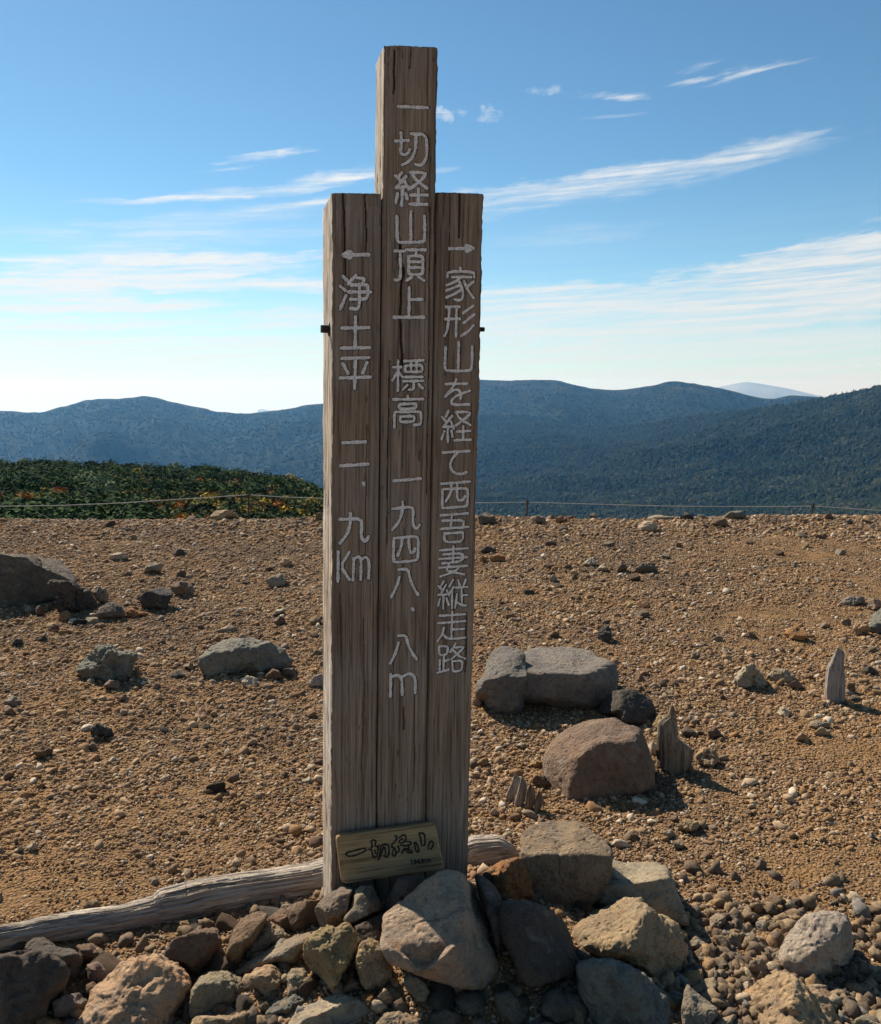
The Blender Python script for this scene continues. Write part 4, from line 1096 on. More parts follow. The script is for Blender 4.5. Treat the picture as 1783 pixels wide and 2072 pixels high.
def wooden_stub(name, zoom, outline, label, cat, seed, depth=.05, mat=None, extra_base=0.0, group=None):
    """upright broken piece of wood from its outline: a tapering splintered prism"""
    px = zpx(zoom, outline); bot = px[:, 1].max(); cx = px[px[:, 1] > bot - 6][:, 0].mean()
    g, t = march(cx, bot)
    def at(X, Y):
        d = pxdir(X, Y); k = g[1] / d[1]; return np.array([d[0] * k, CAMH + d[2] * k])
    o2 = np.array([at(*q) for q in px]); o2[:, 0] -= g[0]; o2[:, 1] -= g[2]
    zs = np.linspace(-.04, o2[:, 1].max(), 60); n = 40
    rows = []
    def span(z):
        xs = []
        for i in range(len(o2)):
            a, b = o2[i], o2[(i + 1) % len(o2)]
            if (a[1] - z) * (b[1] - z) <= 0 and a[1] != b[1]: xs.append(a[0] + (b[0] - a[0]) * (z - a[1]) / (b[1] - a[1]))
        return (min(xs), max(xs)) if len(xs) > 1 else None
    last = None
    for z in zs:
        sp = span(max(z, .004)) or last
        last = sp; m_, h = (sp[0] + sp[1]) / 2, max((sp[1] - sp[0]) / 2, .002)
        a = np.linspace(0, 6.2832, n, endpoint=False)
        k = (z - zs[0]) / (zs[-1] - zs[0]); dp = depth / 2 * (1 - .75 * max(0, (k - .45) / .55) ** 1.5)
        x = np.sign(np.cos(a)) * np.abs(np.cos(a)) ** .7 * h; y = np.sign(np.sin(a)) * np.abs(np.sin(a)) ** .7 * dp
        rel = fbm(P3(np.cos(a) * 6, np.sin(a) * 6, z * 3), 3, seed, ridged=True) * .22
        rows.append(np.stack([m_ + x * (1 + rel), y * (1 + rel) + depth / 2, np.full(n, z) + .022 * vnoise(P3(np.cos(a) * 4, np.sin(a) * 4, seed), 3) * max(0, k - .75) / .25], 1))
    c = rows[-1].mean(0); rows.append(c + (rows[-1] - c) * .02 + np.array([0, 0, .003]))
    me = new_mesh(name, np.array(rows).reshape(-1, 3), grid_faces(len(rows), n, True), mat or M_WOOD2)
    return add(name, me, loc=g, label=label, cat=cat, group=group)
M_WOOD2 = wood_mat('weathered_stub', [(.07, .05, .036), (.19, .14, .095), (.30, .235, .165), (.11, .078, .05)], grey=(.24, .205, .165), scale=1.5, relief=.004)
M_WOOD3 = wood_mat('bleached_stub', [(.16, .13, .11), (.30, .26, .225), (.38, .335, .29), (.22, .18, .15)], grey=(.36, .33, .30), scale=1.5, relief=.003)
wooden_stub('wooden_stump', 'Z8', [(890,722),(889,600),(892,545),(905,530),(930,515),(938,492),(945,480),(955,500),(963,560),(965,620),(975,612),(1020,650),(1022,700),(990,738),(940,736)], 'broken upright wooden stump right of the reddish boulder', 'stump', 301, .06)
wooden_stub('wooden_stake', 'Z0', [(1283,862),(1285,760),(1290,650),(1310,540),(1340,480),(1375,400),(1395,365),(1410,390),(1450,400),(1455,430),(1442,500),(1450,560),(1452,700),(1455,850),(1430,868),(1370,878),(1300,872)], 'pale splintered wooden stake standing alone near the right edge', 'stake', 302, .055, M_WOOD3)
for i, (pl, lab) in enumerate([([(262,845),(285,790),(300,760),(322,770),(310,810),(290,850)], 'pale upright wood splinter at the left of the broken chip heap'),
        ([(300,862),(318,800),(330,765),(350,790),(345,840),(325,876)], 'striped wood splinter in the middle of the broken chip heap'),
        ([(340,885),(350,820),(365,790),(385,815),(380,860),(365,892)], 'grey wood splinter next to the red boulder side of the chip heap'),
        ([(378,895),(385,850),(400,822),(415,840),(412,870),(400,890)], 'dark stubby splinter at the right end of the chip heap')]):
    o = wooden_stub('wood_splinter', 'Z8', pl, lab, 'splinter', 310 + i, .02, M_WOOD3 if i < 2 else M_WOOD2, group='wood splinters left of the reddish boulder')

# ------------------------------------------------------------------ rope fence along the crest
def tube(pts, r, n=8):
    pts = np.array(pts, float); T = np.gradient(pts, axis=0); T /= np.linalg.norm(T, axis=1, keepdims=True)
    up = ZZ if abs(T[0, 2]) < .9 else np.array([1.0, 0, 0])
    B = np.cross(T, up); B /= np.linalg.norm(B, axis=1, keepdims=True); Nn = np.cross(B, T)
    a = np.linspace(0, 6.2832, n, endpoint=False)
    V = pts[:, None] + r * (np.cos(a)[None, :, None] * B[:, None] + np.sin(a)[None, :, None] * Nn[:, None])
    return V.reshape(-1, 3), grid_faces(len(pts), n, True)
def fence(name, label, dist, posts, ropes, rr, pr):
    def at(X, Y): 
        d = pxdir(X, Y); k = dist(X) / d[1]; return np.array([d[0] * k, d[1] * k, CAMH + d[2] * k])
    mid = at(*posts[len(posts) // 2]); mid[2] = float(gh(mid[0], mid[1]))
    root = add(name, None, loc=mid, label=label, cat='rope fence')
    for X, Y in posts:
        q = at(X, Y) - mid; zb = float(gh(*(q + mid)[:2])) - mid[2] - .3
        V, Fc = tube([(q[0] - .015, q[1], zb), (q[0], q[1], q[2] - .02), (q[0] + .003, q[1], q[2] + .015)], pr)
        n = len(V); V = np.concatenate([V, [V[-8:].mean(0)]])
        Fl = [tuple(f) for f in Fc] + [(n - 8 + i, n - 8 + (i + 1) % 8, n) for i in range(8)]
        o = add('fence_rod', new_mesh('fence_rod', V, np.array(Fl, dtype=object), M_ROD), root)
        # the loop that holds the rope
        a = np.linspace(0, 6.2832, 12); rg = [(q[0] + .022 * math.cos(t), q[1] - .005, q[2] - .008 + .022 * math.sin(t)) for t in a]
        V, Fc = tube(rg, .005, 6); add('rope_eye', new_mesh('rope_eye', V, Fc, M_ROD), o)
    for rp in ropes:
        rp = np.array(rp, float); xs = np.linspace(rp[0, 0], rp[-1, 0], 60)
        k = np.linspace(-1, 1, 5) * 14
        ysm = np.mean([np.interp(xs + q, rp[:, 0], rp[:, 1]) for q in k], 0); ysm[0] = rp[0, 1]; ysm[-1] = rp[-1, 1]
        V, Fc = tube([at(x, y) - mid for x, y in zip(xs, ysm)], rr, 8)
        add('rope', new_mesh('rope', V, Fc, M_ROPE), root)
fence('rope_fence', 'low fence of thin iron rods and pale rope along the crest of the gravel', lambda X: np.interp(X, [-400, 503, 1067, 1645, 2300], [10.9, 10.9, 12.2, 12.4, 12.2]),
      [(-330, 1016), (503, 1001), (1067, 1014), (1645, 1022), (2250, 1024)],
      [[(-330, 1018), (-160, 1024), (0, 1024.5), (120, 1023), (240, 1018), (350, 1011), (430, 1006), (503, 1001)], [(503, 1001), (560, 1005), (650, 1008.5), (800, 1014), (900, 1017), (980, 1017.5), (1067, 1016)],
       [(1067, 1016), (1200, 1020), (1350, 1024), (1480, 1025), (1580, 1025), (1645, 1024)], [(1645, 1024), (1720, 1029), (1783, 1033), (1950, 1036), (2250, 1026)]], .0046, .011)
# ------------------------------------------------------------------ rocks traced from the photograph
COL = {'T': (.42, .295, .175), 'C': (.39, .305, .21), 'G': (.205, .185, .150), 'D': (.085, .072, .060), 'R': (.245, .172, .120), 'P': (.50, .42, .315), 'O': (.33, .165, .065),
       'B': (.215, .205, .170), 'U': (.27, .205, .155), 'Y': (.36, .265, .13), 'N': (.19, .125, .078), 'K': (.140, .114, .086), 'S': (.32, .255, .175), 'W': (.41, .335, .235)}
CNAME = {'T': 'tan', 'C': 'grey-tan', 'G': 'grey', 'D': 'dark brown', 'R': 'reddish brown', 'P': 'pale', 'O': 'rusty orange', 'B': 'bluish grey', 'U': 'purplish', 'Y': 'yellow ochre', 'N': 'brown', 'K': 'dark grey', 'S': 'greyish tan', 'W': 'light grey'}
RIGHT = np.array([1.0, 0, 0]); FWD = np.array([0, math.cos(PITCH), -math.sin(PITCH)]); UPC = np.array([0, math.sin(PITCH), math.cos(PITCH)])

def circ_smooth(a, k):
    if k < 1: return a
    w = np.hanning(2 * k + 3)[1:-1]; w /= w.sum()
    return np.convolve(np.concatenate([a[-k:], a, a[:k]]), w, 'valid')

def rock_from_outline(px, typ, colk, seed, up=0.0, thick=1.0, planes=None, sub=None, back=0.0, shelf=None, nrand=None):
    r = rng(seed)
    x, y = px[:, 0], px[:, 1]
    x2, y2 = np.roll(x, -1), np.roll(y, -1); cr = x * y2 - x2 * y; A = cr.sum() / 2
    cx = ((x + x2) * cr).sum() / (6 * A); cy = ((y + y2) * cr).sum() / (6 * A)
    w, h = x.max() - x.min(), y.max() - y.min()
    g, t0 = march(cx * .5 + x[np.argmax(y)] * .5, min(y.max(), 2400), extra=up)
    size = (w + h) / 2 / F * t0
    if h < .6 * w: size = (.35 * w + .65 * h) / F * t0 * 1.1
    dth = size * thick
    t1 = t0 + .42 * dth + back
    CO = pxdir(cx, cy) * t1
    C = CO + np.array([0, 0, CAMH])
    fw = CO / np.linalg.norm(CO); rt = np.cross(fw, [0, 0, 1.0]); rt /= np.linalg.norm(rt); upv = np.cross(rt, fw)
    def tom(X, Y):
        d = pxdir(X, Y); q_ = d * ((CO @ fw) / (d @ fw)) - CO
        return q_ @ rt, q_ @ upv
    if sub is None:
        m = max(w, h); sub = 5 if m > 95 else 4 if m > 30 else 3 if m > 12 else 2
    n, Fc = ICO[sub]
    pl = rand_planes(r, nrand if nrand is not None else 9 if typ != 'j' else 12, .62 if nrand is None else .85, .95) + [(np.array(m, float) / np.linalg.norm(m), d) for m, d in (planes or [])]
    rad = poly_radius(n, pl, {'s': 7, 'p': 8, 'j': 12, 'b': 22}[typ])
    q = n * rad[:, None]           # a: right, b: up, c: away
    # outline as radius by angle
    pp = []
    for i in range(len(px)):
        a, b = px[i], px[(i + 1) % len(px)]
        for s in np.linspace(0, 1, 12, endpoint=False): pp.append(a + (b - a) * s)
    pp = np.array([tom(*q_) for q_ in pp]); nb = 120
    th = np.arctan2(pp[:, 1], pp[:, 0]); rho = np.hypot(*pp.T)
    bins = np.full(nb, np.nan); bi = ((th + math.pi) / (2 * math.pi) * nb).astype(int) % nb
    for i, v in zip(bi, rho): bins[i] = v if np.isnan(bins[i]) else max(bins[i], v)
    ok = ~np.isnan(bins); idx = np.arange(nb)
    bins = np.interp(idx, idx[ok], bins[ok], period=nb)
    bins = circ_smooth(bins, 2)
    ns = 36 if sub > 2 else 14
    qa = np.arctan2(q[:, 1], q[:, 0]); qr = np.hypot(q[:, 0], q[:, 1])
    qb = ((qa + math.pi) / (2 * math.pi) * ns).astype(int) % ns; sil = np.zeros(ns); np.maximum.at(sil, qb, qr)
    sil[sil == 0] = sil.mean()
    sil = circ_smooth(sil, 1)
    sO = np.interp(qa, (idx + .5) / nb * 2 * math.pi - math.pi, bins, period=2 * math.pi)
    sS = np.interp(qa, (np.arange(ns) + .5) / ns * 2 * math.pi - math.pi, sil, period=2 * math.pi)
    f = sO / sS
    # towards the poles use the mean radius so that the shape stays fair
    mean = bins.mean(); e = np.clip(qr / sS, 0, 1)
    f = f * e ** .5 + mean * 1.0 * (1 - e ** .5)
    P = np.stack([q[:, 0] * f, q[:, 1] * f, q[:, 2] * dth * .56], 1)
    if shelf:
        a0, a1, b0, dpt = shelf
        sa = np.clip((P[:, 0] / size - a0) / .08, 0, 1) * np.clip((a1 - P[:, 0] / size) / .25, 0, 1)
        sb = np.clip((b0 + .10 * np.sin(P[:, 0] / size * 9) - P[:, 1] / size) / .05, 0, 1)
        P[:, 2] -= np.where(P[:, 2] < 0, sa * sb * dpt * size, 0)
    sz = size
    def fit(P, ns, sm, full=True):
        qa = np.arctan2(P[:, 1], P[:, 0]); qr = np.hypot(P[:, 0], P[:, 1])
        qb = ((qa + math.pi) / (2 * math.pi) * ns).astype(int) % ns; sl = np.zeros(ns); np.maximum.at(sl, qb, qr)
        sl[sl == 0] = sl[sl > 0].mean()
        ang = (np.arange(ns) + .5) / ns * 2 * math.pi - math.pi
        want = np.interp(ang, (idx + .5) / nb * 2 * math.pi - math.pi, bins, period=2 * math.pi)
        ra = circ_smooth(np.clip(want / sl, .6, 1.6), sm)
        f = np.interp(qa, ang, ra, period=2 * math.pi)
        e = np.clip(qr / np.interp(qa, ang, sl, period=2 * math.pi), 0, 1); m_ = ra.mean()
        f = f * e + m_ * (1 - e)
        P = P.copy(); P[:, 0] *= f; P[:, 1] *= f
        return P
    nf_ = {5: 64, 4: 40, 3: 22}.get(sub, 12)
    P = fit(fit(P, nf_, 1), nf_, 1)
    o = r.uniform(-50, 50, 3)
    amp = {'s': .032, 'p': .058, 'j': .11, 'b': .036}[typ]
    nn = P / sz
    d = fbm(nn * 2.2 + o, 4, seed % 97) * amp * 1.6
    if typ in 'pj': d += fbm(nn * 7 + o, 3, seed % 89, ridged=True) * amp * .55 - np.maximum(0, fbm(nn * 5 + o, 2, seed % 83) - .25) * amp * 2.0
    if typ in 'sb': d += fbm(nn * 9 + o, 3, seed % 89) * amp * .35
    if typ in 'jb': d += (np.abs(fbm(nn * 1.7 - o, 2, seed % 71)) < .03) * -.012
    if sub >= 4: d += fbm(nn * 22 + o, 2, seed % 61) * amp * .30 + fbm(nn * 3.4 - o, 2, seed % 59, ridged=True) * amp * .4
    d -= amp * .3
    P = P + P / np.linalg.norm(P, axis=1, keepdims=True) * (d * sz)[:, None]
    P = fit(P, nf_, 1)
    Wv = P[:, :1] * rt + P[:, 1:2] * upv + P[:, 2:] * fw
    return C, Wv, Fc, (cx, cy, w, h)

PILE_MARKS = [('the left corner boulder', 40, 1960), ('the big tan boulder', 250, 2000), ('the cleft yellowish rock', 665, 1890), ('the central boulder', 890, 1880), ('the large shadowed boulder', 1090, 1900), ('the plaque', 780, 1760), ('the long slab-like rock', 560, 1900), ('the grey-tan rounded boulder', 440, 1980), ('the half-shadowed bluish boulder', 1265, 2010), ('the driftwood log', 350, 1840), ('the driftwood log', 120, 1880)]
LANDMARKS = [('the left edge boulder', 60, 1170), ('the jagged lava rock', 190, 1215), ('the blackish angular rock', 320, 1205), ('the knobbly grey rock', 215, 1345), ('the humped grey rock', 495, 1330),
 ('the grey slab boulder', 1110, 1380), ('the reddish boulder', 1215, 1545), ('the wooden stump', 1362, 1510), ('the wooden stake', 1697, 1380), ('the craggy pointed rock', 1515, 1370),
 ("the signpost's left edge", 650, 1250), ("the signpost's right edge", 960, 1250), ("the signpost's left edge", 650, 1550), ("the signpost's right edge", 955, 1600), ('the left iron rod', 503, 1045), ('the middle iron rod', 1067, 1045), ('the right iron rod', 1645, 1045),
 ('the driftwood log', 330, 1830), ('the driftwood log', 120, 1870), ('the orange-brown rounded stone', 1608, 1283), ('the cream boulder', 1655, 1920), ('the tan domed boulder', 1275, 1930), ('the wood splinters', 1060, 1600), ('the dark cube-like stone', 1223, 1280), ('the square brown boulder', 1140, 1740)]
def auto_label(colk, cx, cy, w, seed, marks=None, noun='stone'):
    best = min(marks or LANDMARKS, key=lambda L: (L[1] - cx) ** 2 + ((L[2] - cy) * 2.2) ** 2)
    dx, dy = cx - best[1], (cy - best[2]) * 2.0
    close = math.hypot(dx, dy) < 110
    if abs(dx) > abs(dy): rel = 'left of' if dx < 0 else 'right of'
    else: rel = 'beyond' if dy < 0 else 'in front of'
    return '%s %s %s %s %s %s' % ('small' if w < 30 else 'mid-sized', CNAME[colk], noun, 'just' if close else 'well', rel, best[0])
auto_objs = []
rock_count = [0]
boxes = []
def rock(zoom, spec, pts, label=None, **kw):
    typ, colk = spec[0], spec[1]
    px = zpx(zoom, pts)
    seed = 1000 + rock_count[0] * 13 + kw.pop('rs', 0); rock_count[0] += 1
    pile = kw.pop('pile', False)
    if pile:
        px = px.mean(0) + (px - px.mean(0)) * 1.045; kw['thick'] = kw.get('thick', 1.0) * 1.2
    C, V, Fc, (cx, cy, w, h) = rock_from_outline(px, typ, colk, seed, **kw)
    nm = 'boulder' if w > 75 else 'rock' if w > 32 else 'stone'
    o = add(nm, new_mesh(nm, V, Fc, M_ROCK), loc=C, cat=nm, group='rocks heaped round the signpost foot' if pile else ('loose stones lying on the gravel' if nm == 'stone' else 'rocks lying on the gravel plain'))
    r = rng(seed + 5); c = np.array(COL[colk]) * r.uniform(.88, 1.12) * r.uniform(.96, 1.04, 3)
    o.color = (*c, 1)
    boxes.append((cx, cy, w, h))
    if label: o['label'] = label
    else: auto_objs.append((o, colk, cx, cy, w))
    return o

PL = dict(pile=True)
# the pile, front left
rock('R1', 'pK', [(-90,760),(-20,700),(120,675),(270,675),(350,730),(385,800),(370,860),(330,910),(290,960),(290,1040),(200,1100),(0,1180),(-120,1100)], 'large pitted dark grey boulder at the bottom left corner', thick=1.0, **PL)
rock('R1', 'sK', [(140,650),(190,590),(250,578),(300,610),(330,640),(420,650),(470,700),(495,780),(510,830),(480,880),(430,910),(380,930),(340,850),(200,720)], 'dark grey boulder tucked behind the bottom left corner boulder under the log', **PL)
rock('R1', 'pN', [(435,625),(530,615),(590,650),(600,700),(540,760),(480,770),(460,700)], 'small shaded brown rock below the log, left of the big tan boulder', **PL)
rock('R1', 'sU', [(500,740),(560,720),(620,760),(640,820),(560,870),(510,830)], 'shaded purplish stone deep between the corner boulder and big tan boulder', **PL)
rock('R1', 'sN', [(490,860),(530,835),(580,850),(560,930),(510,960),(480,910)], 'brown stone wedged against the left flank of the big tan boulder', **PL)
rock('R1', 'bG', [(300,950),(360,920),(450,900),(505,945),(490,1010),(430,1060),(380,1080),(320,1040)], 'grey angular stone between the corner boulder and the big tan boulder', **PL)
rock('R1', 'pY', [(170,1100),(200,1030),(260,1018),(330,1040),(370,1085),(380,1180),(170,1180)], 'pitted yellowish rock cut by the bottom edge at left', **PL)
rock('R1', 'pT', [(420,1150),(500,980),(540,860),(600,830),(680,740),(760,700),(900,675),(980,710),(1050,770),(1100,840),(1105,930),(1095,1040),(1090,1200),(430,1200)], 'biggest tan boulder at the lower left with a rugged lit face', thick=.9, planes=[((-.6, .7, -.5), .72)], **PL)
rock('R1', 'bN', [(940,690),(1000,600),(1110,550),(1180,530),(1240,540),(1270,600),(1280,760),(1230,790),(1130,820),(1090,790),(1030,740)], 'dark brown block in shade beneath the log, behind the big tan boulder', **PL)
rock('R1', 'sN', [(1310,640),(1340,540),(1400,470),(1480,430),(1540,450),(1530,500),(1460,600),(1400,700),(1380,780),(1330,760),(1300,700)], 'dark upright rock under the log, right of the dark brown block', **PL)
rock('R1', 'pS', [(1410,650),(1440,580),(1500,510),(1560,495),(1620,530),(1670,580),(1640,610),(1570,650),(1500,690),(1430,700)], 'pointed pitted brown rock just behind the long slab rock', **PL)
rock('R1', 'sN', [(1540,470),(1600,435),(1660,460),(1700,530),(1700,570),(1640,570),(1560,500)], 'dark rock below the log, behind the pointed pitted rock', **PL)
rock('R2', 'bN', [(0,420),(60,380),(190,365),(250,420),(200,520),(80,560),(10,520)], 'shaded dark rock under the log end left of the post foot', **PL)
rock('R1', 'sS', [(1350,800),(1400,740),(1480,685),(1580,625),(1700,570),(1830,530),(1860,580),(1783,660),(1740,740),(1650,780),(1560,760),(1440,800),(1380,815)], 'long smooth slab-like rock slanting up towards the post foot', thick=.8, **PL)
rock('R1', 'pT', [(1435,800),(1470,760),(1560,735),(1620,770),(1640,810),(1600,880),(1560,950),(1500,900),(1440,830)], 'small triangular tan rock below the long slab-like rock', **PL)
rock('R1', 'pS', [(1110,880),(1150,800),(1220,765),(1300,770),(1390,800),(1450,850),(1480,910),(1470,990),(1400,1020),(1280,1040),(1180,1050),(1100,1050),(1095,970)], 'rounded pitted grey-tan boulder right of the biggest tan boulder', **PL)
rock('R1', 'pT', [(1075,1150),(1130,1030),(1300,1030),(1400,990),(1480,985),(1530,1010),(1570,1079),(1580,1180),(1080,1180)], 'wide tan rock at the bottom edge below the rounded pitted boulder', **PL)
rock('R1', 'sS', [(1475,960),(1500,940),(1535,960),(1530,995),(1490,985)], 'tiny stone right of the rounded pitted boulder', **PL)
rock('R2', 'pS', [(10,800),(40,760),(110,745),(150,790),(190,870),(205,915),(110,920),(15,935)], 'grey-tan rounded rock beneath the cleft yellowish rock', **PL)
rock('R2', 'pB', [(-120,1040),(-110,1000),(-60,940),(60,905),(120,895),(200,905),(190,940),(60,1000),(0,1050)], 'bluish grey rough rock behind the light grey one at the bottom', **PL)
rock('R2', 'bW', [(-110,1150),(-60,1100),(60,980),(200,910),(300,900),(390,935),(470,970),(510,1010),(515,1080),(520,1180),(-110,1180)], 'light grey smooth boulder at the bottom edge left of centre', planes=[((-.3, .8, -.5), .7)], **PL)
rock('R2', 'pY', [(105,690),(110,620),(160,560),(240,515),(290,530),(330,500),(370,510),(400,570),(410,640),(380,720),(330,800),(300,870),(260,890),(200,820),(130,750)], 'cleft yellowish rock sitting below the purplish pair of rocks', up=.02, **PL)
rock('R2', 'pT', [(405,720),(430,620),(490,590),(550,620),(590,700),(640,780),(630,830),(560,880),(470,890),(430,840)], 'tan peaked rock between the cleft rock and the central boulder', up=.02, **PL)
rock('R2', 'sN', [(330,800),(390,740),(430,850),(480,900),(400,930),(330,900)], 'reddish brown shaded rock under the tan peaked rock', **PL)
rock('R2', 'sS', [(670,830),(720,785),(790,820),(830,890),(800,950),(760,955),(700,900)], 'small grey-tan rock just below the central boulder', **PL)
rock('R2', 'jT', [(500,940),(570,870),(620,880),(700,930),(740,970),(690,1010),(600,1025),(540,1040),(510,990)], 'crumbly tan rock below the tan peaked rock', **PL)
rock('R2', 'pO', [(395,930),(440,905),(510,900),(510,960),(545,1020),(520,1055),(470,990)], 'small orange rock between the light grey boulder and the crumbly rock', **PL)
rock('R2', 'pS', [(510,1080),(560,1020),(640,1000),(780,1000),(840,1020),(855,1085),(850,1180),(510,1180)], 'pale tan rock at the bottom edge beneath the crumbly rock', **PL)
rock('R2', 'bU', [(170,410),(230,340),(300,300),(320,272),(400,300),(385,340),(350,440),(335,495),(290,510),(210,540),(180,470)], 'purplish rock at the post foot, left one of the pair', up=.05, **PL)
rock('R2', 'bU', [(335,475),(380,400),(400,310),(430,290),(500,285),(545,380),(545,430),(480,480),(400,505),(350,500)], 'purplish rock under the plaque corner, right one of the pair', up=.06, **PL)
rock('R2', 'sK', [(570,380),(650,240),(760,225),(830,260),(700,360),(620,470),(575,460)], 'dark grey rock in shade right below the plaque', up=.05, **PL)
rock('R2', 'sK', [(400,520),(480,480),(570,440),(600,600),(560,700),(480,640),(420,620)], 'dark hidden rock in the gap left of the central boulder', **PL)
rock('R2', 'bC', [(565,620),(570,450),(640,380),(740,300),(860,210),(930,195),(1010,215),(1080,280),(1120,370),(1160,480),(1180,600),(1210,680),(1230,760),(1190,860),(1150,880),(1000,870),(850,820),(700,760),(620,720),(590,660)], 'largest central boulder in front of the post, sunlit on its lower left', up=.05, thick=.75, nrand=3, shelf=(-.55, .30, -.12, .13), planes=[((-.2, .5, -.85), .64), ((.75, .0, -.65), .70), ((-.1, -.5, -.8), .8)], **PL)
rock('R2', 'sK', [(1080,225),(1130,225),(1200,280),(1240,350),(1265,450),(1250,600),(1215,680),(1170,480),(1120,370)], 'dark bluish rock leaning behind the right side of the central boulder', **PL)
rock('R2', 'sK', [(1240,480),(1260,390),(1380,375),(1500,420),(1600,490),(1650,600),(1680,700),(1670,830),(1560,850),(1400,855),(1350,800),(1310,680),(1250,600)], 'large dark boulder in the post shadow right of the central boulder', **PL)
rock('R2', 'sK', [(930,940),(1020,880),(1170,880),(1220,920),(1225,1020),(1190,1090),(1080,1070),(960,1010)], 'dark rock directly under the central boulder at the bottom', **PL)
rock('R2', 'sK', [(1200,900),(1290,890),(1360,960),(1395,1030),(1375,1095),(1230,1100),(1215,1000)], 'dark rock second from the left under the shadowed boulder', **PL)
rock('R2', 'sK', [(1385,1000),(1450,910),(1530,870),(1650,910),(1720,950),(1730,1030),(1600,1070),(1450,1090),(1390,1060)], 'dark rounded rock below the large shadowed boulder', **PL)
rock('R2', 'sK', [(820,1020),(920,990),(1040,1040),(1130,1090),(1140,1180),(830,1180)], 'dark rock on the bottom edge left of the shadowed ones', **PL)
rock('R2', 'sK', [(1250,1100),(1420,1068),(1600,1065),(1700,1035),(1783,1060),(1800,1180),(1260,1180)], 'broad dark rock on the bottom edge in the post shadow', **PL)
rock('S', 'bR', [(1278,2060),(1300,2025),(1350,2010),(1420,2012),(1450,2040),(1490,2075),(1497,2100),(1492,2150),(1472,2200),(1420,2232),(1350,2228),(1325,2215),(1300,2170),(1285,2110)], 'square brown boulder with a flat sunlit top behind the right pile', nrand=4, planes=[((0, .85, -.45), .50), ((.1, -.2, -1), .66)], **PL)
rock('S', 'pO', [(1180,2140),(1230,2110),(1280,2100),(1300,2150),(1310,2200),(1260,2215),(1210,2190)], 'orange-brown shaded rock left of the square brown boulder', **PL)
rock('R2', 'pN', [(1380,210),(1430,195),(1470,250),(1480,300),(1430,330),(1380,290)], 'small rusty rock at the foot of the square brown boulder', **PL)
rock('R2', 'bN', [(1130,215),(1200,190),(1280,210),(1300,290),(1240,330),(1170,280)], 'dark brown rock at the right log end', **PL)
rock('R3', 'bW', [(50,340),(80,260),(95,180),(130,110),(200,115),(300,150),(420,145),(500,140),(550,190),(580,260),(600,330),(640,430),(660,520),(600,500),(430,440),(300,420),(200,430),(130,440),(90,445),(60,400)], 'light grey flat-topped rock resting behind the tan domed boulder', nrand=5, planes=[((-.25, .85, -.35), .42), ((.0, -.1, -1), .75)], **PL)
rock('R3', 'pT', [(5,590),(20,510),(90,450),(200,400),(300,355),(410,360),(450,430),(530,450),(620,500),(660,570),(668,680),(640,760),(560,850),(510,880),(400,800),(300,740),(150,720),(60,730),(20,680)], 'tan domed boulder, largest of the right-hand pile', planes=[((-.5, .5, -.7), .75)], **PL)
rock('R3', 'pB', [(30,740),(70,715),(150,705),(260,715),(350,760),(430,800),(500,870),(560,900),(600,980),(615,1079),(620,1180),(80,1180),(60,1000),(40,880)], 'bluish grey boulder half in shadow at the bottom right of centre', **PL)
rock('R3', 'sK', [(-10,930),(50,915),(80,980),(60,1030),(0,1040)], 'small dark stone left of the half-shadowed bluish boulder', **PL)
rock('R3', 'pP', [(1205,680),(1230,600),(1280,530),(1340,460),(1440,435),(1540,440),(1600,480),(1615,560),(1620,680),(1590,760),(1540,830),(1430,860),(1350,830),(1260,770),(1210,720)], 'cream rounded boulder standing alone at the lower right', thick=1.1, planes=[((-.4, .3, -.86), .74), ((.9, -.1, -.4), .8)], **PL)
rock('R3', 'pT', [(935,1100),(960,960),(1000,900),(1080,840),(1190,775),(1260,790),(1330,850),(1430,890),(1500,960),(1560,1040),(1610,1090),(1620,1190),(930,1190)], 'tan conical boulder at the bottom edge in front of the cream one', planes=[((-.55, .3, -.75), .7), ((.7, .3, -.6), .75)], **PL)
rock('R3', 'bS', [(630,1120),(640,990),(650,900),(670,850),(720,900),(800,960),(840,990),(840,1030),(790,1090),(780,1150),(640,1150)], 'pointed tan wedge rock right of the half-shadowed boulder', **PL)
rock('R3', 'pS', [(1590,1120),(1640,1050),(1720,1010),(1783,990),(1880,1000),(1890,1180),(1590,1180)], 'grey-tan rock at the bottom right corner', **PL)
rock('R3', 'bS', [(780,1110),(860,1050),(950,1020),(950,1130),(860,1150)], 'flat shaded rock wedged left of the conical boulder', **PL)
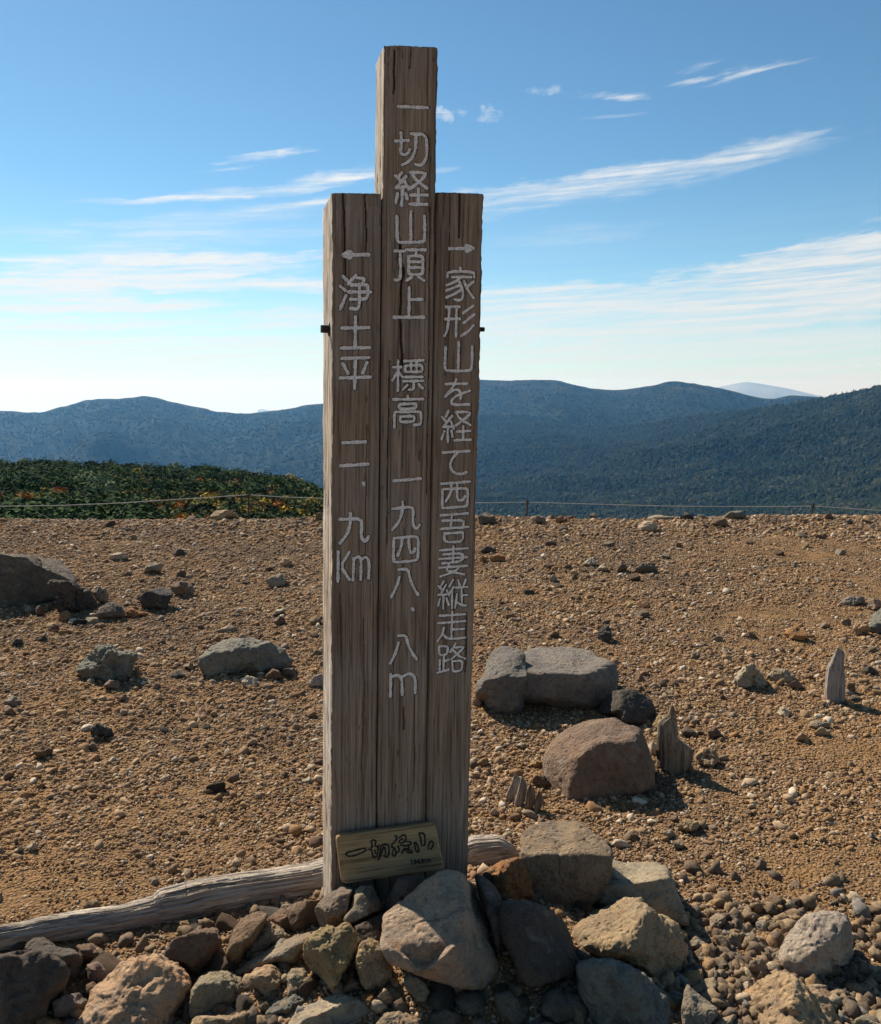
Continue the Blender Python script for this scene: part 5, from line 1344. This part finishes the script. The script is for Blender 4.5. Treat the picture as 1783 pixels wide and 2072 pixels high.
for sp, pts, lab in [
 ('bR', [(810,570),(870,567),(920,610),(945,650),(905,682),(850,640)], 'pinkish flat stone on the rubble between the two right boulders'),
 ('bP', [(960,830),(1060,838),(1065,880),(1000,912),(970,880)], 'pale block stone above the conical boulder'),
 ('bS', [(1010,790),(1030,720),(1100,700),(1130,790),(1070,835),(1015,830)], 'squarish tan stone left of the cream boulder'),
 ('sS', [(868,545),(910,538),(948,570),(920,592),(878,575)], 'small rounded stone just above the pinkish flat stone'),
 ('sP', [(955,640),(990,600),(1052,610),(1040,642),(980,652)], 'pale stone right of the pinkish flat stone'),
 ('bU', [(690,690),(740,668),(870,700),(905,740),(830,762),(750,750)], 'shaded purplish slab right of the domed boulder'),
 ('bS', [(680,600),(720,570),(770,600),(780,650),(720,665),(680,640)], 'shaded stone touching the right flank of the domed boulder'),
 ('sK', [(640,760),(720,730),(760,790),(700,830),(650,810)], 'dark stone beneath the shaded purplish slab'),
 ('bS', [(810,770),(880,765),(895,810),(840,830),(805,805)], 'shaded stone between purplish slab and pale block'),
 ('sS', [(740,830),(820,810),(860,870),(850,920),(780,930),(735,880)], 'shaded round stone above the pointed wedge rock'),
 ('pS', [(888,860),(940,845),(982,900),(972,927),(910,895)], 'grey stone left of the pale block stone'),
 ('bP', [(1548,888),(1590,858),(1622,900),(1580,915)], 'bright pale chip below the cream boulder'),
 ('bT', [(1438,868),(1472,868),(1484,912),(1442,925)], 'upright tan chip below the cream boulder, left of the bright one'),
 ('sS', [(640,362),(690,348),(702,378),(662,388)], 'flat grey stone right of the light grey rock, leftmost of a row'),
 ('sS', [(700,362),(780,350),(792,375),(702,392)], 'flat wide stone next in the row right of the light grey rock'),
 ('bT', [(750,392),(800,378),(862,415),(800,425)], 'sloping tan stone in the row near the light grey rock'),
 ('bS', [(955,402),(1030,398),(1034,440),(970,445)], 'squarish stone in the middle of the rubble patch'),
 ('pS', [(800,470),(840,440),(890,460),(890,510),(850,560),(800,520)], 'greenish grey stone, biggest in the rubble patch'),
 ('bT', [(1035,362),(1080,352),(1092,392),(1045,398)], 'small upright stone at the back of the rubble patch'),
 ('bS', [(1196,395),(1260,378),(1264,420),(1205,425)], 'grey chip stone left behind the cream boulder'),
 ('pT', [(1070,475),(1120,455),(1160,490),(1130,540),(1080,520)], 'tan stone between the rubble patch and the cream boulder'),
 ('pN', [(1150,530),(1220,510),(1260,540),(1220,580),(1160,570)], 'brown knobbly stone close left of the cream boulder'),
 ('bT', [(1140,470),(1230,465),(1235,495),(1150,505)], 'flat tan stone behind the brown knobbly stone'),
 ('bS', [(1430,240),(1480,235),(1535,285),(1500,292),(1445,280)], 'lone angular stone on the gravel beyond the cream boulder'),
]: rock('R3', sp, pts, lab, **PL)

# the gravel plain, middle distance: named ones first
rock('Z9', 'bK', [(-160,240),(-60,205),(0,200),(140,205),(300,215),(380,235),(500,240),(580,300),(650,360),(700,450),(690,490),(600,560),(480,640),(300,690),(0,700),(-160,690)], 'large smooth dark boulder cut by the left edge of the picture', nrand=2, planes=[((.05, -.05, -1), .45), ((.75, .5, -.35), .8)])
rock('Z9', 'jD', [(390,490),(430,430),(520,430),(640,440),(720,490),(800,520),(810,560),(860,640),(850,700),(790,740),(620,745),(540,715),(480,680),(480,600),(530,520)], 'jagged blackish lava rock leaning on the left edge boulder', rs=2)
rock('Z9', 'jS', [(790,530),(850,480),(920,510),(960,570),(940,620),(880,650),(820,580)], 'pale crumbly chunk right of the jagged blackish rock')
rock('Z9', 'sK', [(820,745),(880,670),(960,620),(1040,640),(1090,700),(1100,760),(1060,795),(960,800),(870,790)], 'dark grey rounded rock below the pale crumbly chunk')
rock('Z9', 'sS', [(735,800),(760,758),(850,758),(882,800),(850,832),(760,826)], 'oval brownish stone below the jagged blackish rock')
rock('Z9', 'bO', [(500,775),(540,710),(590,690),(622,740),(620,780),(550,795)], 'orange-brown stone at the foot of the jagged blackish rock')
rock('Z9', 'pO', [(1095,700),(1150,668),(1200,700),(1320,720),(1312,752),(1200,772),(1105,765)], 'flat yellow-orange rock right of the dark grey rounded one')
rock('Z9', 'sY', [(380,670),(420,633),(447,670),(432,712),(388,708)], 'yellow stone under the overhang of the left edge boulder')
rock('Z9', 'sS', [(215,690),(250,648),(290,690),(290,732),(220,724)], 'shaded stone under the left edge boulder, left of the yellow one')
rock('Z9', 'sN', [(310,680),(345,650),(385,700),(360,752),(312,730)], 'brown stone between the shaded and yellow stones')
rock('Z9', 'bD', [(1180,600),(1260,540),(1400,498),(1500,510),(1517,560),(1472,640),(1462,695),(1300,705),(1240,680),(1220,620)], 'blackish angular rock standing left of the signpost')
rock('Z9', 'bR', [(1490,480),(1560,440),(1660,450),(1707,510),(1692,562),(1620,592),(1540,572),(1500,530)], 'brown rock with a lit top just behind the blackish angular rock')
rock('Z9', 'bS', [(1250,365),(1270,310),(1330,280),(1412,290),(1422,330),(1400,362),(1330,382),(1270,388)], 'pale brown rock beyond the blackish angular rock')
rock('Z9', 'bP', [(948,255),(960,210),(1030,190),(1100,200),(1122,240),(1050,267),(980,272)], 'pale flat rock further off between the boulder and signpost')
rock('Z7', 'jB', [(298,320),(340,270),(390,215),(450,208),(480,240),(540,235),(560,262),(540,310),(530,350),(460,372),(400,382),(330,352)], 'knobbly grey rock on the left side of the gravel', rs=4)
rock('Z7', 'pG', [(796,265),(850,220),(910,190),(1010,183),(1090,200),(1150,230),(1185,275),(1180,310),(1110,322),(1050,332),(960,347),(890,352),(830,347),(798,300)], 'humped rough grey-tan rock close left of the signpost', nrand=6, planes=[((-.1, .85, -.4), .62), ((.05, -.1, -1), .55)])
rock('Z8', 'bG', [(138,425),(145,370),(175,330),(180,280),(210,230),(260,213),(320,230),(345,250),(350,330),(345,430),(330,495),(230,522),(190,500),(165,460)], 'craggy grey left piece of the split slab boulder', thick=1.2, nrand=5, planes=[((-.1, .85, -.5), .55), ((0, -.2, -1), .7)])
rock('Z8', 'bG', [(318,300),(330,230),(400,215),(520,213),(620,230),(660,265),(710,278),(724,340),(717,400),(660,450),(600,502),(520,514),(400,504),(325,490),(322,400)], 'flat-topped grey slab boulder right of the signpost', thick=1.5, nrand=3, planes=[((0, .9, -.42), .44), ((.05, -.15, -1), .66), ((.8, .1, -.6), .8), ((-.1, -.8, -.5), .75)])
rock('Z8', 'sD', [(640,450),(700,400),(780,392),(850,430),(877,480),(850,545),(780,535),(700,515),(630,505)], 'dark rounded rock in the shade behind the slab boulder')
rock('Z8', 'bR', [(408,705),(413,650),(450,590),(500,550),(580,515),(700,498),(760,530),(820,545),(850,620),(872,700),(880,790),(850,832),(760,862),(640,864),(540,852),(470,812),(420,762)], 'big reddish-brown boulder with a smooth shaded face right of the signpost', thick=.9, nrand=3, planes=[((-.12, .8, -.42), .60), ((.25, -.12, -.97), .50), ((-.75, .25, -.6), .70), ((.9, .2, -.2), .85), ((.2, .6, -.8), .72)])
rock('Z8', 'pD', [(628,185),(650,145),(680,133),(694,160),(690,190),(660,207),(635,197)], 'dark cube-like stone on the gravel beyond the slab boulder')
rock('Z8', 'bO', [(1388,172),(1400,150),(1440,138),(1480,158),(1492,182),(1460,200),(1420,192)], 'orange-brown rounded stone up on the far right gravel')
rock('Z8', 'pB', [(1725,150),(1750,90),(1790,60),(1850,80),(1860,180),(1756,178)], 'rough grey rock cut by the right edge')
rock('Z8', 'jT', [(1665,150),(1680,120),(1720,118),(1742,150),(1720,182),(1680,177)], 'knobbly tan stone left of the rough grey rock at the right edge')
rock('Z8', 'jW', [(1170,382),(1200,330),(1230,300),(1268,283),(1280,310),(1310,340),(1332,380),(1300,397),(1220,392)], 'craggy grey-white rock with a pointed top left of the stake', rs=3)
rock('Z8', 'pS', [(1318,342),(1350,310),(1400,313),(1437,340),(1427,367),(1350,378)], 'greyish rounded rock right beside the craggy pointed one')
rock('Z8', 'bP', [(1358,492),(1385,463),(1422,485),(1412,507),(1370,510)], 'pale angular stone left below the stake')
rock('Z8', 'sN', [(1640,398),(1645,368),(1677,368),(1682,400),(1660,417)], 'brown stone leaning against the right side of the stake')
rock('Z8', 'pY', [(852,545),(880,498),(922,503),(927,532),(890,562)], 'yellowish knobbly stone behind the wooden stump')
rock('Z8', 'bY', [(358,702),(385,678),(412,690),(396,718)], 'bright ochre stone at the left foot of the reddish boulder')
rock('Z8', 'sP', [(835,622),(860,605),(882,630),(872,668),(852,662)], 'pale stone between the reddish boulder and stump')
rock('Z8', 'jT', [(1028,665),(1060,628),(1112,638),(1132,680),(1100,712),(1040,702)], 'crumbly tan rock right of the stump')
rock('Z5', 'bT', [(846,608),(870,580),(920,576),(962,590),(968,614),(905,618)], 'flat pale boulder lying on the crest beside the fence rod', thick=1.0)
rock('Z6', 'pW', [(796,645),(825,620),(860,623),(884,645),(862,668),(800,663)], 'pale grey lichen-spotted rock just below the crest right of the signpost')
rock('Z6', 'sG', [(1146,602),(1170,583),(1222,579),(1240,602),(1230,617),(1160,617)], 'rounded grey boulder on the crest right of centre')
rock('Z6', 'bK', [(150,605),(180,586),(220,598),(232,638),(160,640)], 'dark grey rock on the crest touching the right edge of the signpost')
AUTO = {
 'Z5': [('pN',[(1268,625),(1285,587),(1305,590),(1305,625)]),('bS',[(1068,862),(1100,845),(1140,833),(1162,860),(1150,882),(1100,892)]),('sT',[(1128,792),(1150,766),(1187,785),(1172,810),(1140,807)])],
 'Z6': [('bU',[(368,605),(400,597),(427,610),(427,637),(370,632)]),('bR',[(430,605),(460,594),(467,615),(430,620)]),('bO',[(465,612),(490,598),(517,610),(512,632),(465,630)]),('sN',[(510,602),(550,600),(552,617),(515,617)]),
   ('bS',[(838,606),(870,596),(942,604),(942,618),(840,620)]),('bD',[(968,604),(1000,590),(1027,604),(1022,618),(970,618)]),('pN',[(1087,640),(1110,606),(1152,610),(1168,642),(1120,647)]),('bN',[(1553,604),(1570,588),(1592,604),(1587,618),(1555,618)]),
   ('bP',[(572,797),(610,768),(637,790),(622,810),(590,810)]),('bO',[(198,775),(230,753),(264,765),(260,790),(205,790)]),('bD',[(158,745),(190,723),(227,735),(222,754),(160,754)]),('bO',[(153,788),(170,763),(192,772),(187,792)]),
   ('jK',[(783,818),(820,788),(862,790),(882,820),(850,837),(800,834)]),('jN',[(703,812),(730,783),(757,805),(752,832),(710,832)]),('pS',[(628,822),(650,798),(682,810),(672,830)]),('bT',[(523,832),(540,813),(557,830),(547,844)]),('bS',[(438,862),(455,836),(477,855),(467,870)]),
   ('bN',[(413,803),(435,783),(462,800),(452,817),(420,814)]),('pB',[(1603,962),(1650,925),(1712,928),(1727,960),(1680,970)]),('bS',[(1723,978),(1740,935),(1777,940),(1792,970),(1750,992)]),('bK',[(600,598),(622,588),(632,600),(630,618),(602,618)]),('bN',[(230,622),(240,600),(250,612),(247,632)])],
 'Z7': [('pP',[(973,365),(1000,338),(1042,350),(1042,387),(1000,392)]),('sN',[(1066,350),(1100,308),(1132,320),(1142,350),(1100,367)]),('sK',[(1138,312),(1190,308),(1202,340),(1150,352)]),('bP',[(1243,375),(1270,343),(1300,328),(1322,360),(1312,392),(1250,387)]),
   ('bR',[(418,380),(440,353),(482,360),(487,397),(440,402)]),('sK',[(443,347),(500,333),(522,360),(480,372)]),('bS',[(733,303),(770,288),(802,300),(782,320)]),('bS',[(873,158),(930,133),(967,145),(940,167),(880,167)]),('bD',[(688,337),(720,318),(752,335),(742,357),(700,357)]),
   ('jD',[(353,550),(400,533),(452,555),(467,587),(430,597),(370,572)]),('jN',[(128,645),(180,618),(217,640),(202,682),(150,672)]),('bN',[(8,478),(40,463),(67,490),(52,507),(15,502)]),('bU',[(13,445),(50,418),(92,440),(72,467),(20,467)]),('bR',[(358,625),(375,603),(392,625),(382,647),(355,642)]),
   ('bN',[(463,425),(510,413),(522,440),(482,447)]),('bS',[(1053,550),(1090,538),(1092,560),(1060,564)]),('bP',[(102,1035),(140,1010),(157,1040),(132,1057),(110,1052)]),('bP',[(53,1050),(90,1028),(97,1050),(60,1062)]),('bN',[(193,143),(220,128),(247,145),(232,162),(200,162)]),('bN',[(43,203),(75,183),(102,205),(82,220),(50,217)]),
   ('sN',[(1250,120),(1275,95),(1300,110),(1298,140),(1262,142)]),('bN',[(1100,120),(1130,95),(1158,110),(1150,135),(1115,140)]),('bP',[(1096,98),(1120,72),(1150,68),(1152,78),(1110,100)]),('bN',[(838,112),(855,92),(876,105),(870,122),(845,122)]),('bP',[(1228,765),(1250,748),(1272,762),(1262,778),(1235,778)]),('bP',[(815,545),(835,532),(855,542),(845,556),(820,556)])],
 'Z9': [('bD',[(1508,203),(1540,163),(1602,163),(1622,200),(1590,227),(1530,227)]),('bT',[(788,243),(830,198),(872,215),(862,242)]),('bP',[(487,113),(530,93),(587,105),(572,120),(500,120)]),('pN',[(858,65),(890,36),(922,55),(902,82),(870,80)]),('bS',[(778,375),(850,348),(882,360),(862,388),(800,388)]),
   ('pD',[(98,1005),(130,948),(192,943),(212,990),(180,1012)]),('bP',[(428,945),(470,926),(497,940),(472,952)]),('jN',[(430,835),(500,818),(527,860),(492,892),(430,887)]),('bD',[(330,950),(370,915),(415,935),(420,970),(350,975)]),('bN',[(1080,385),(1120,360),(1160,375),(1150,400),(1090,400)]),('bN',[(620,150),(650,125),(680,150),(660,170)])],
 'Z8': [('bP',[(303,625),(330,606),(352,622),(337,638)]),('sS',[(978,525),(1010,498),(1042,520),(1032,542),(985,542)]),('sK',[(968,565),(1000,543),(1037,570),(1027,592),(975,587)]),('pN',[(1078,565),(1110,543),(1137,570),(1122,600),(1085,592)]),('bR',[(918,918),(960,903),(967,930),(925,937)]),
   ('pT',[(958,945),(990,918),(1047,930),(1047,960),(1010,982),(965,967)]),('pN',[(738,988),(770,968),(797,990),(782,1017),(745,1012)]),('pS',[(898,973),(930,958),(952,980),(937,1002),(905,997)]),('bR',[(1408,373),(1440,356),(1477,390),(1450,402),(1415,397)]),('pS',[(1478,545),(1520,518),(1572,530),(1582,552),(1500,562)]),
   ('bT',[(1508,573),(1540,546),(1582,565),(1572,590),(1530,587)]),('bT',[(1428,593),(1460,566),(1492,590),(1487,614),(1445,607)]),('sK',[(1643,433),(1680,418),(1712,435),(1702,452),(1650,452)]),('bR',[(883,413),(895,396),(920,405),(920,427),(890,427)]),('bN',[(783,350),(800,323),(822,345),(817,362),(790,362)]),
   ('bS',[(1008,274),(1020,238),(1037,245),(1037,277)]),('bP',[(198,893),(215,876),(242,895),(237,912),(205,907)]),('pN',[(363,775),(385,738),(422,745),(437,780),(412,802),(375,792)]),('bS',[(130,445),(145,425),(165,440),(160,468),(135,465)]),('bN',[(430,175),(455,158),(485,165),(480,185),(440,187)]),
   ('pY',[(752,60),(765,38),(785,50),(780,66),(760,68)]),('bR',[(1530,140),(1560,118),(1580,130),(1570,150),(1540,152)]),('bN',[(1220,180),(1250,160),(1280,178),(1270,192),(1230,192)]),('bR',[(1620,120),(1650,105),(1665,120),(1650,138),(1625,136)]),('sS',[(1160,495),(1185,485),(1210,500),(1200,515),(1165,512)]),
   ('bN',[(1640,850),(1665,838),(1685,850),(1675,866),(1645,866)]),('bD',[(1700,320),(1735,300),(1780,325),(1770,342),(1710,340)]),('bN',[(1520,455),(1545,440),(1565,452),(1555,470),(1525,470)]),('pS',[(940,1020),(965,1005),(990,1020),(980,1040),(950,1042)]),('pN',[(810,1020),(840,1005),(865,1020),(860,1040),(820,1042)])],
}
for z, L in AUTO.items():
    for sp, pts in L: rock(z, sp, pts)

# ------------------------------------------------------------------ more single stones, then the gravel
stone_meshes = []
for i in range(14):
    r = rng(700 + i); n, Fc = ICO[3]
    v = n * poly_radius(n, rand_planes(r, 9, .6, .95), 14)[:, None]
    v = v * (1 + .10 * fbm(n * 1.8 + i * 9, 4, i))[:, None] * np.array([1, r.uniform(.65, .95), r.uniform(.45, .75)])
    v *= 1.0 / np.abs(v[:, 0]).max()
    stone_meshes.append(new_mesh('stone', v, Fc, M_ROCK))
r = rng(4242)
used_f = []; fill_objs = []
def blocked(X, Y, m=1.0):
    for cx, cy, w, h in boxes:
        if abs(X - cx) < w * .55 * m and abs(Y - cy) < h * .55 * m: return True
    return 640 < X < 990 or (Y > 1730 and X < 1000) or (Y > 1720 and X < 1420)
nst = 0
# the lower layer of the pile, dark-coloured to paint deep shade into the gaps between the rocks on top
fl_n = 0
for i in range(400):
    X, Y = r.uniform(-20, 1330), r.uniform(1830, 2130)
    if Y < 2110 - .0 * X and (X < 640 and Y < 1905 - .11 * (X - 0)): continue
    if fl_n >= 34: break
    g, t0 = march(X, Y)
    if any(math.hypot(g[0] - a, g[1] - b) < .085 for a, b in used_f): continue
    used_f.append((g[0], g[1])); fl_n += 1
    sz = r.uniform(.045, .075); ck = 'KNDKNG'[r.integers(0, 6)]
    o = add('rock', stone_meshes[r.integers(0, 14)], loc=(g[0], g[1], g[2] - sz * .25), cat='rock', group='rocks in the lower layer of the signpost pile')
    fill_objs.append((o, ck, X, Y, 10))
    o.scale = (sz, sz, sz * 1.2); o.rotation_euler = (r.uniform(-.5, .5), r.uniform(-.5, .5), r.uniform(0, 6.28))
    o.color = (*(np.array(COL[ck]) * r.uniform(.85, 1.1)), 1)
palette = 'TTNNNRRSSPGDKOUTNS'
used = []
while nst < 105:
    d_ = 3.0 + 6.9 * r.uniform() ** .8 if nst > 30 else 8.6 + 1.5 * r.uniform()
    y = d_; x = r.uniform(-.50, .50) * y
    z = float(gh(x, y))
    ca = np.array([x, y, z - CAMH]); dep = ca @ FWD; X = 891.5 + F * x / dep; Y = 1036 - F * (ca @ UPC) / dep
    sz = (.014 + .030 * r.uniform() ** 1.8) * (.75 + .09 * y)
    if blocked(X, Y, 1.2) or X < 6 or X > 1777 or any(math.hypot(x - a, y - b) < .12 for a, b in used): continue
    used.append((x, y))
    ck = palette[r.integers(0, len(palette))]
    o = add('stone', stone_meshes[r.integers(0, 14)], loc=(x, y, z + sz * .22), cat='stone', group='loose stones lying on the gravel')
    o.scale = (sz, sz, sz); o.rotation_euler = (r.uniform(-.25, .25), r.uniform(-.25, .25), r.uniform(0, 6.28))
    c = np.array(COL[ck]) * r.uniform(.85, 1.15); o.color = (*c, 1)
    auto_objs.append((o, ck, X, Y, sz * 2 / dep * F)); nst += 1
# labels: each says colour, size and where, and look-alikes in one place are told apart by order
bylab = {}
for o, ck, cx, cy, w in auto_objs: bylab.setdefault(auto_label(ck, cx, cy, w, 0), []).append((cy, cx, o))
for o, ck, cx, cy, w in fill_objs: bylab.setdefault(auto_label(ck, cx, cy, w, 0, PILE_MARKS, 'gap rock').replace('small ', ''), []).append((cy, cx, o))
ORD = ['', 'second ', 'third ', 'fourth ', 'fifth ', 'sixth ', 'seventh ', 'eighth ', 'ninth ', 'tenth ']
for lab, L in bylab.items():
    L.sort(key=lambda q: -q[0])
    if len(L) == 1: L[0][2]['label'] = lab
    elif len(L) == 2:
        L[0][2]['label'] = lab + ', the nearer of two'; L[1][2]['label'] = lab + ', the farther of two'
    else:
        for i, q in enumerate(L): q[2]['label'] = '%s, %snearest of %s' % (lab, ORD[min(i, 9)], {3: 'three', 4: 'four', 5: 'five', 6: 'six', 7: 'seven', 8: 'eight'}.get(len(L), 'several'))

gravel_protos = [lump_mesh('pebble_%02d' % i, 800 + i, 1, .55 + .05 * (i % 6), .30, 5, 34) for i in range(12)]
def wedge(n, y0, y1, power, seed, half=.56):
    r = rng(seed); u = r.uniform(size=n)
    y = (y0 ** power + u * (y1 ** power - y0 ** power)) ** (1 / power)
    x = r.uniform(-half, half, n) * y
    return x, y
XS, YS, SZ = [], [], []
for n, y0, y1, pw, s0, s1, sd, thr in [(300000, 1.35, 8.5, 1.4, .0028, .0062, 1, -.55), (170000, 1.5, 11.6, 1.5, .0042, .0100, 2, -.22), (50000, 2.2, 12.2, 1.8, .008, .0165, 3, -.18), (8500, 2.4, 12.2, 2.0, .0150, .027, 4, -.1), (9000, 8.6, 12.2, 2.0, .012, .032, 5, -.9)]:
    x, y = wedge(n, y0, y1, pw, 900 + sd)
    r = rng(950 + sd)
    q = fbm(P3(x, y) * .9, 3, 33) + .35 * fbm(P3(x, y) * 4, 2, 34)
    # the plain turns coarser with distance; smooth sandy patches stay bare of the bigger pieces
    k = q > thr + r.uniform(-.25, .25, n) - np.clip((y - 6) / 4, 0, 1) * .35
    x, y = x[k], y[k]
    s = s0 + (s1 - s0) * r.uniform(size=len(x)) ** 2.2
    XS.append(x); YS.append(y); SZ.append(s)
# coarse rubble between the right-hand boulders and round the pile
r = rng(977)
x = np.concatenate([r.normal(.88, .24, 1500), r.normal(-.45, .45, 900), r.normal(1.2, .3, 500)]); y = np.concatenate([r.normal(2.05, .22, 1500), r.normal(1.98, .24, 900), r.normal(1.9, .3, 500)])
k = y > 1.2; x, y = x[k], y[k]; s = .006 + .019 * r.uniform(size=len(x)) ** 2
rubble_protos = [lump_mesh('rubble_%02d' % i, 860 + i, 1, .7, .62, 5, 34) for i in range(8)]
scatter('rubble', np.stack([x, y, gh(x, y) + s * .25], 1), s, rubble_protos, M_RUBBLE, 'coarse tan and grey rubble filling the gaps between the piled rocks', 'rubble', seed=19, tilt=1.2)
XS, YS, SZ = map(np.concatenate, (XS, YS, SZ))
k = YS > 1.2; XS, YS, SZ = XS[k], YS[k], SZ[k]
Z = gh(XS, YS) + .0075 * fbm(P3(XS, YS) * 9, 4, 41) + SZ * .22
scatter('gravel', np.stack([XS, YS, Z], 1), SZ, gravel_protos, M_GRAVEL, 'brown and tan volcanic gravel covering the summit plain', 'gravel', seed=12, tilt=.6)
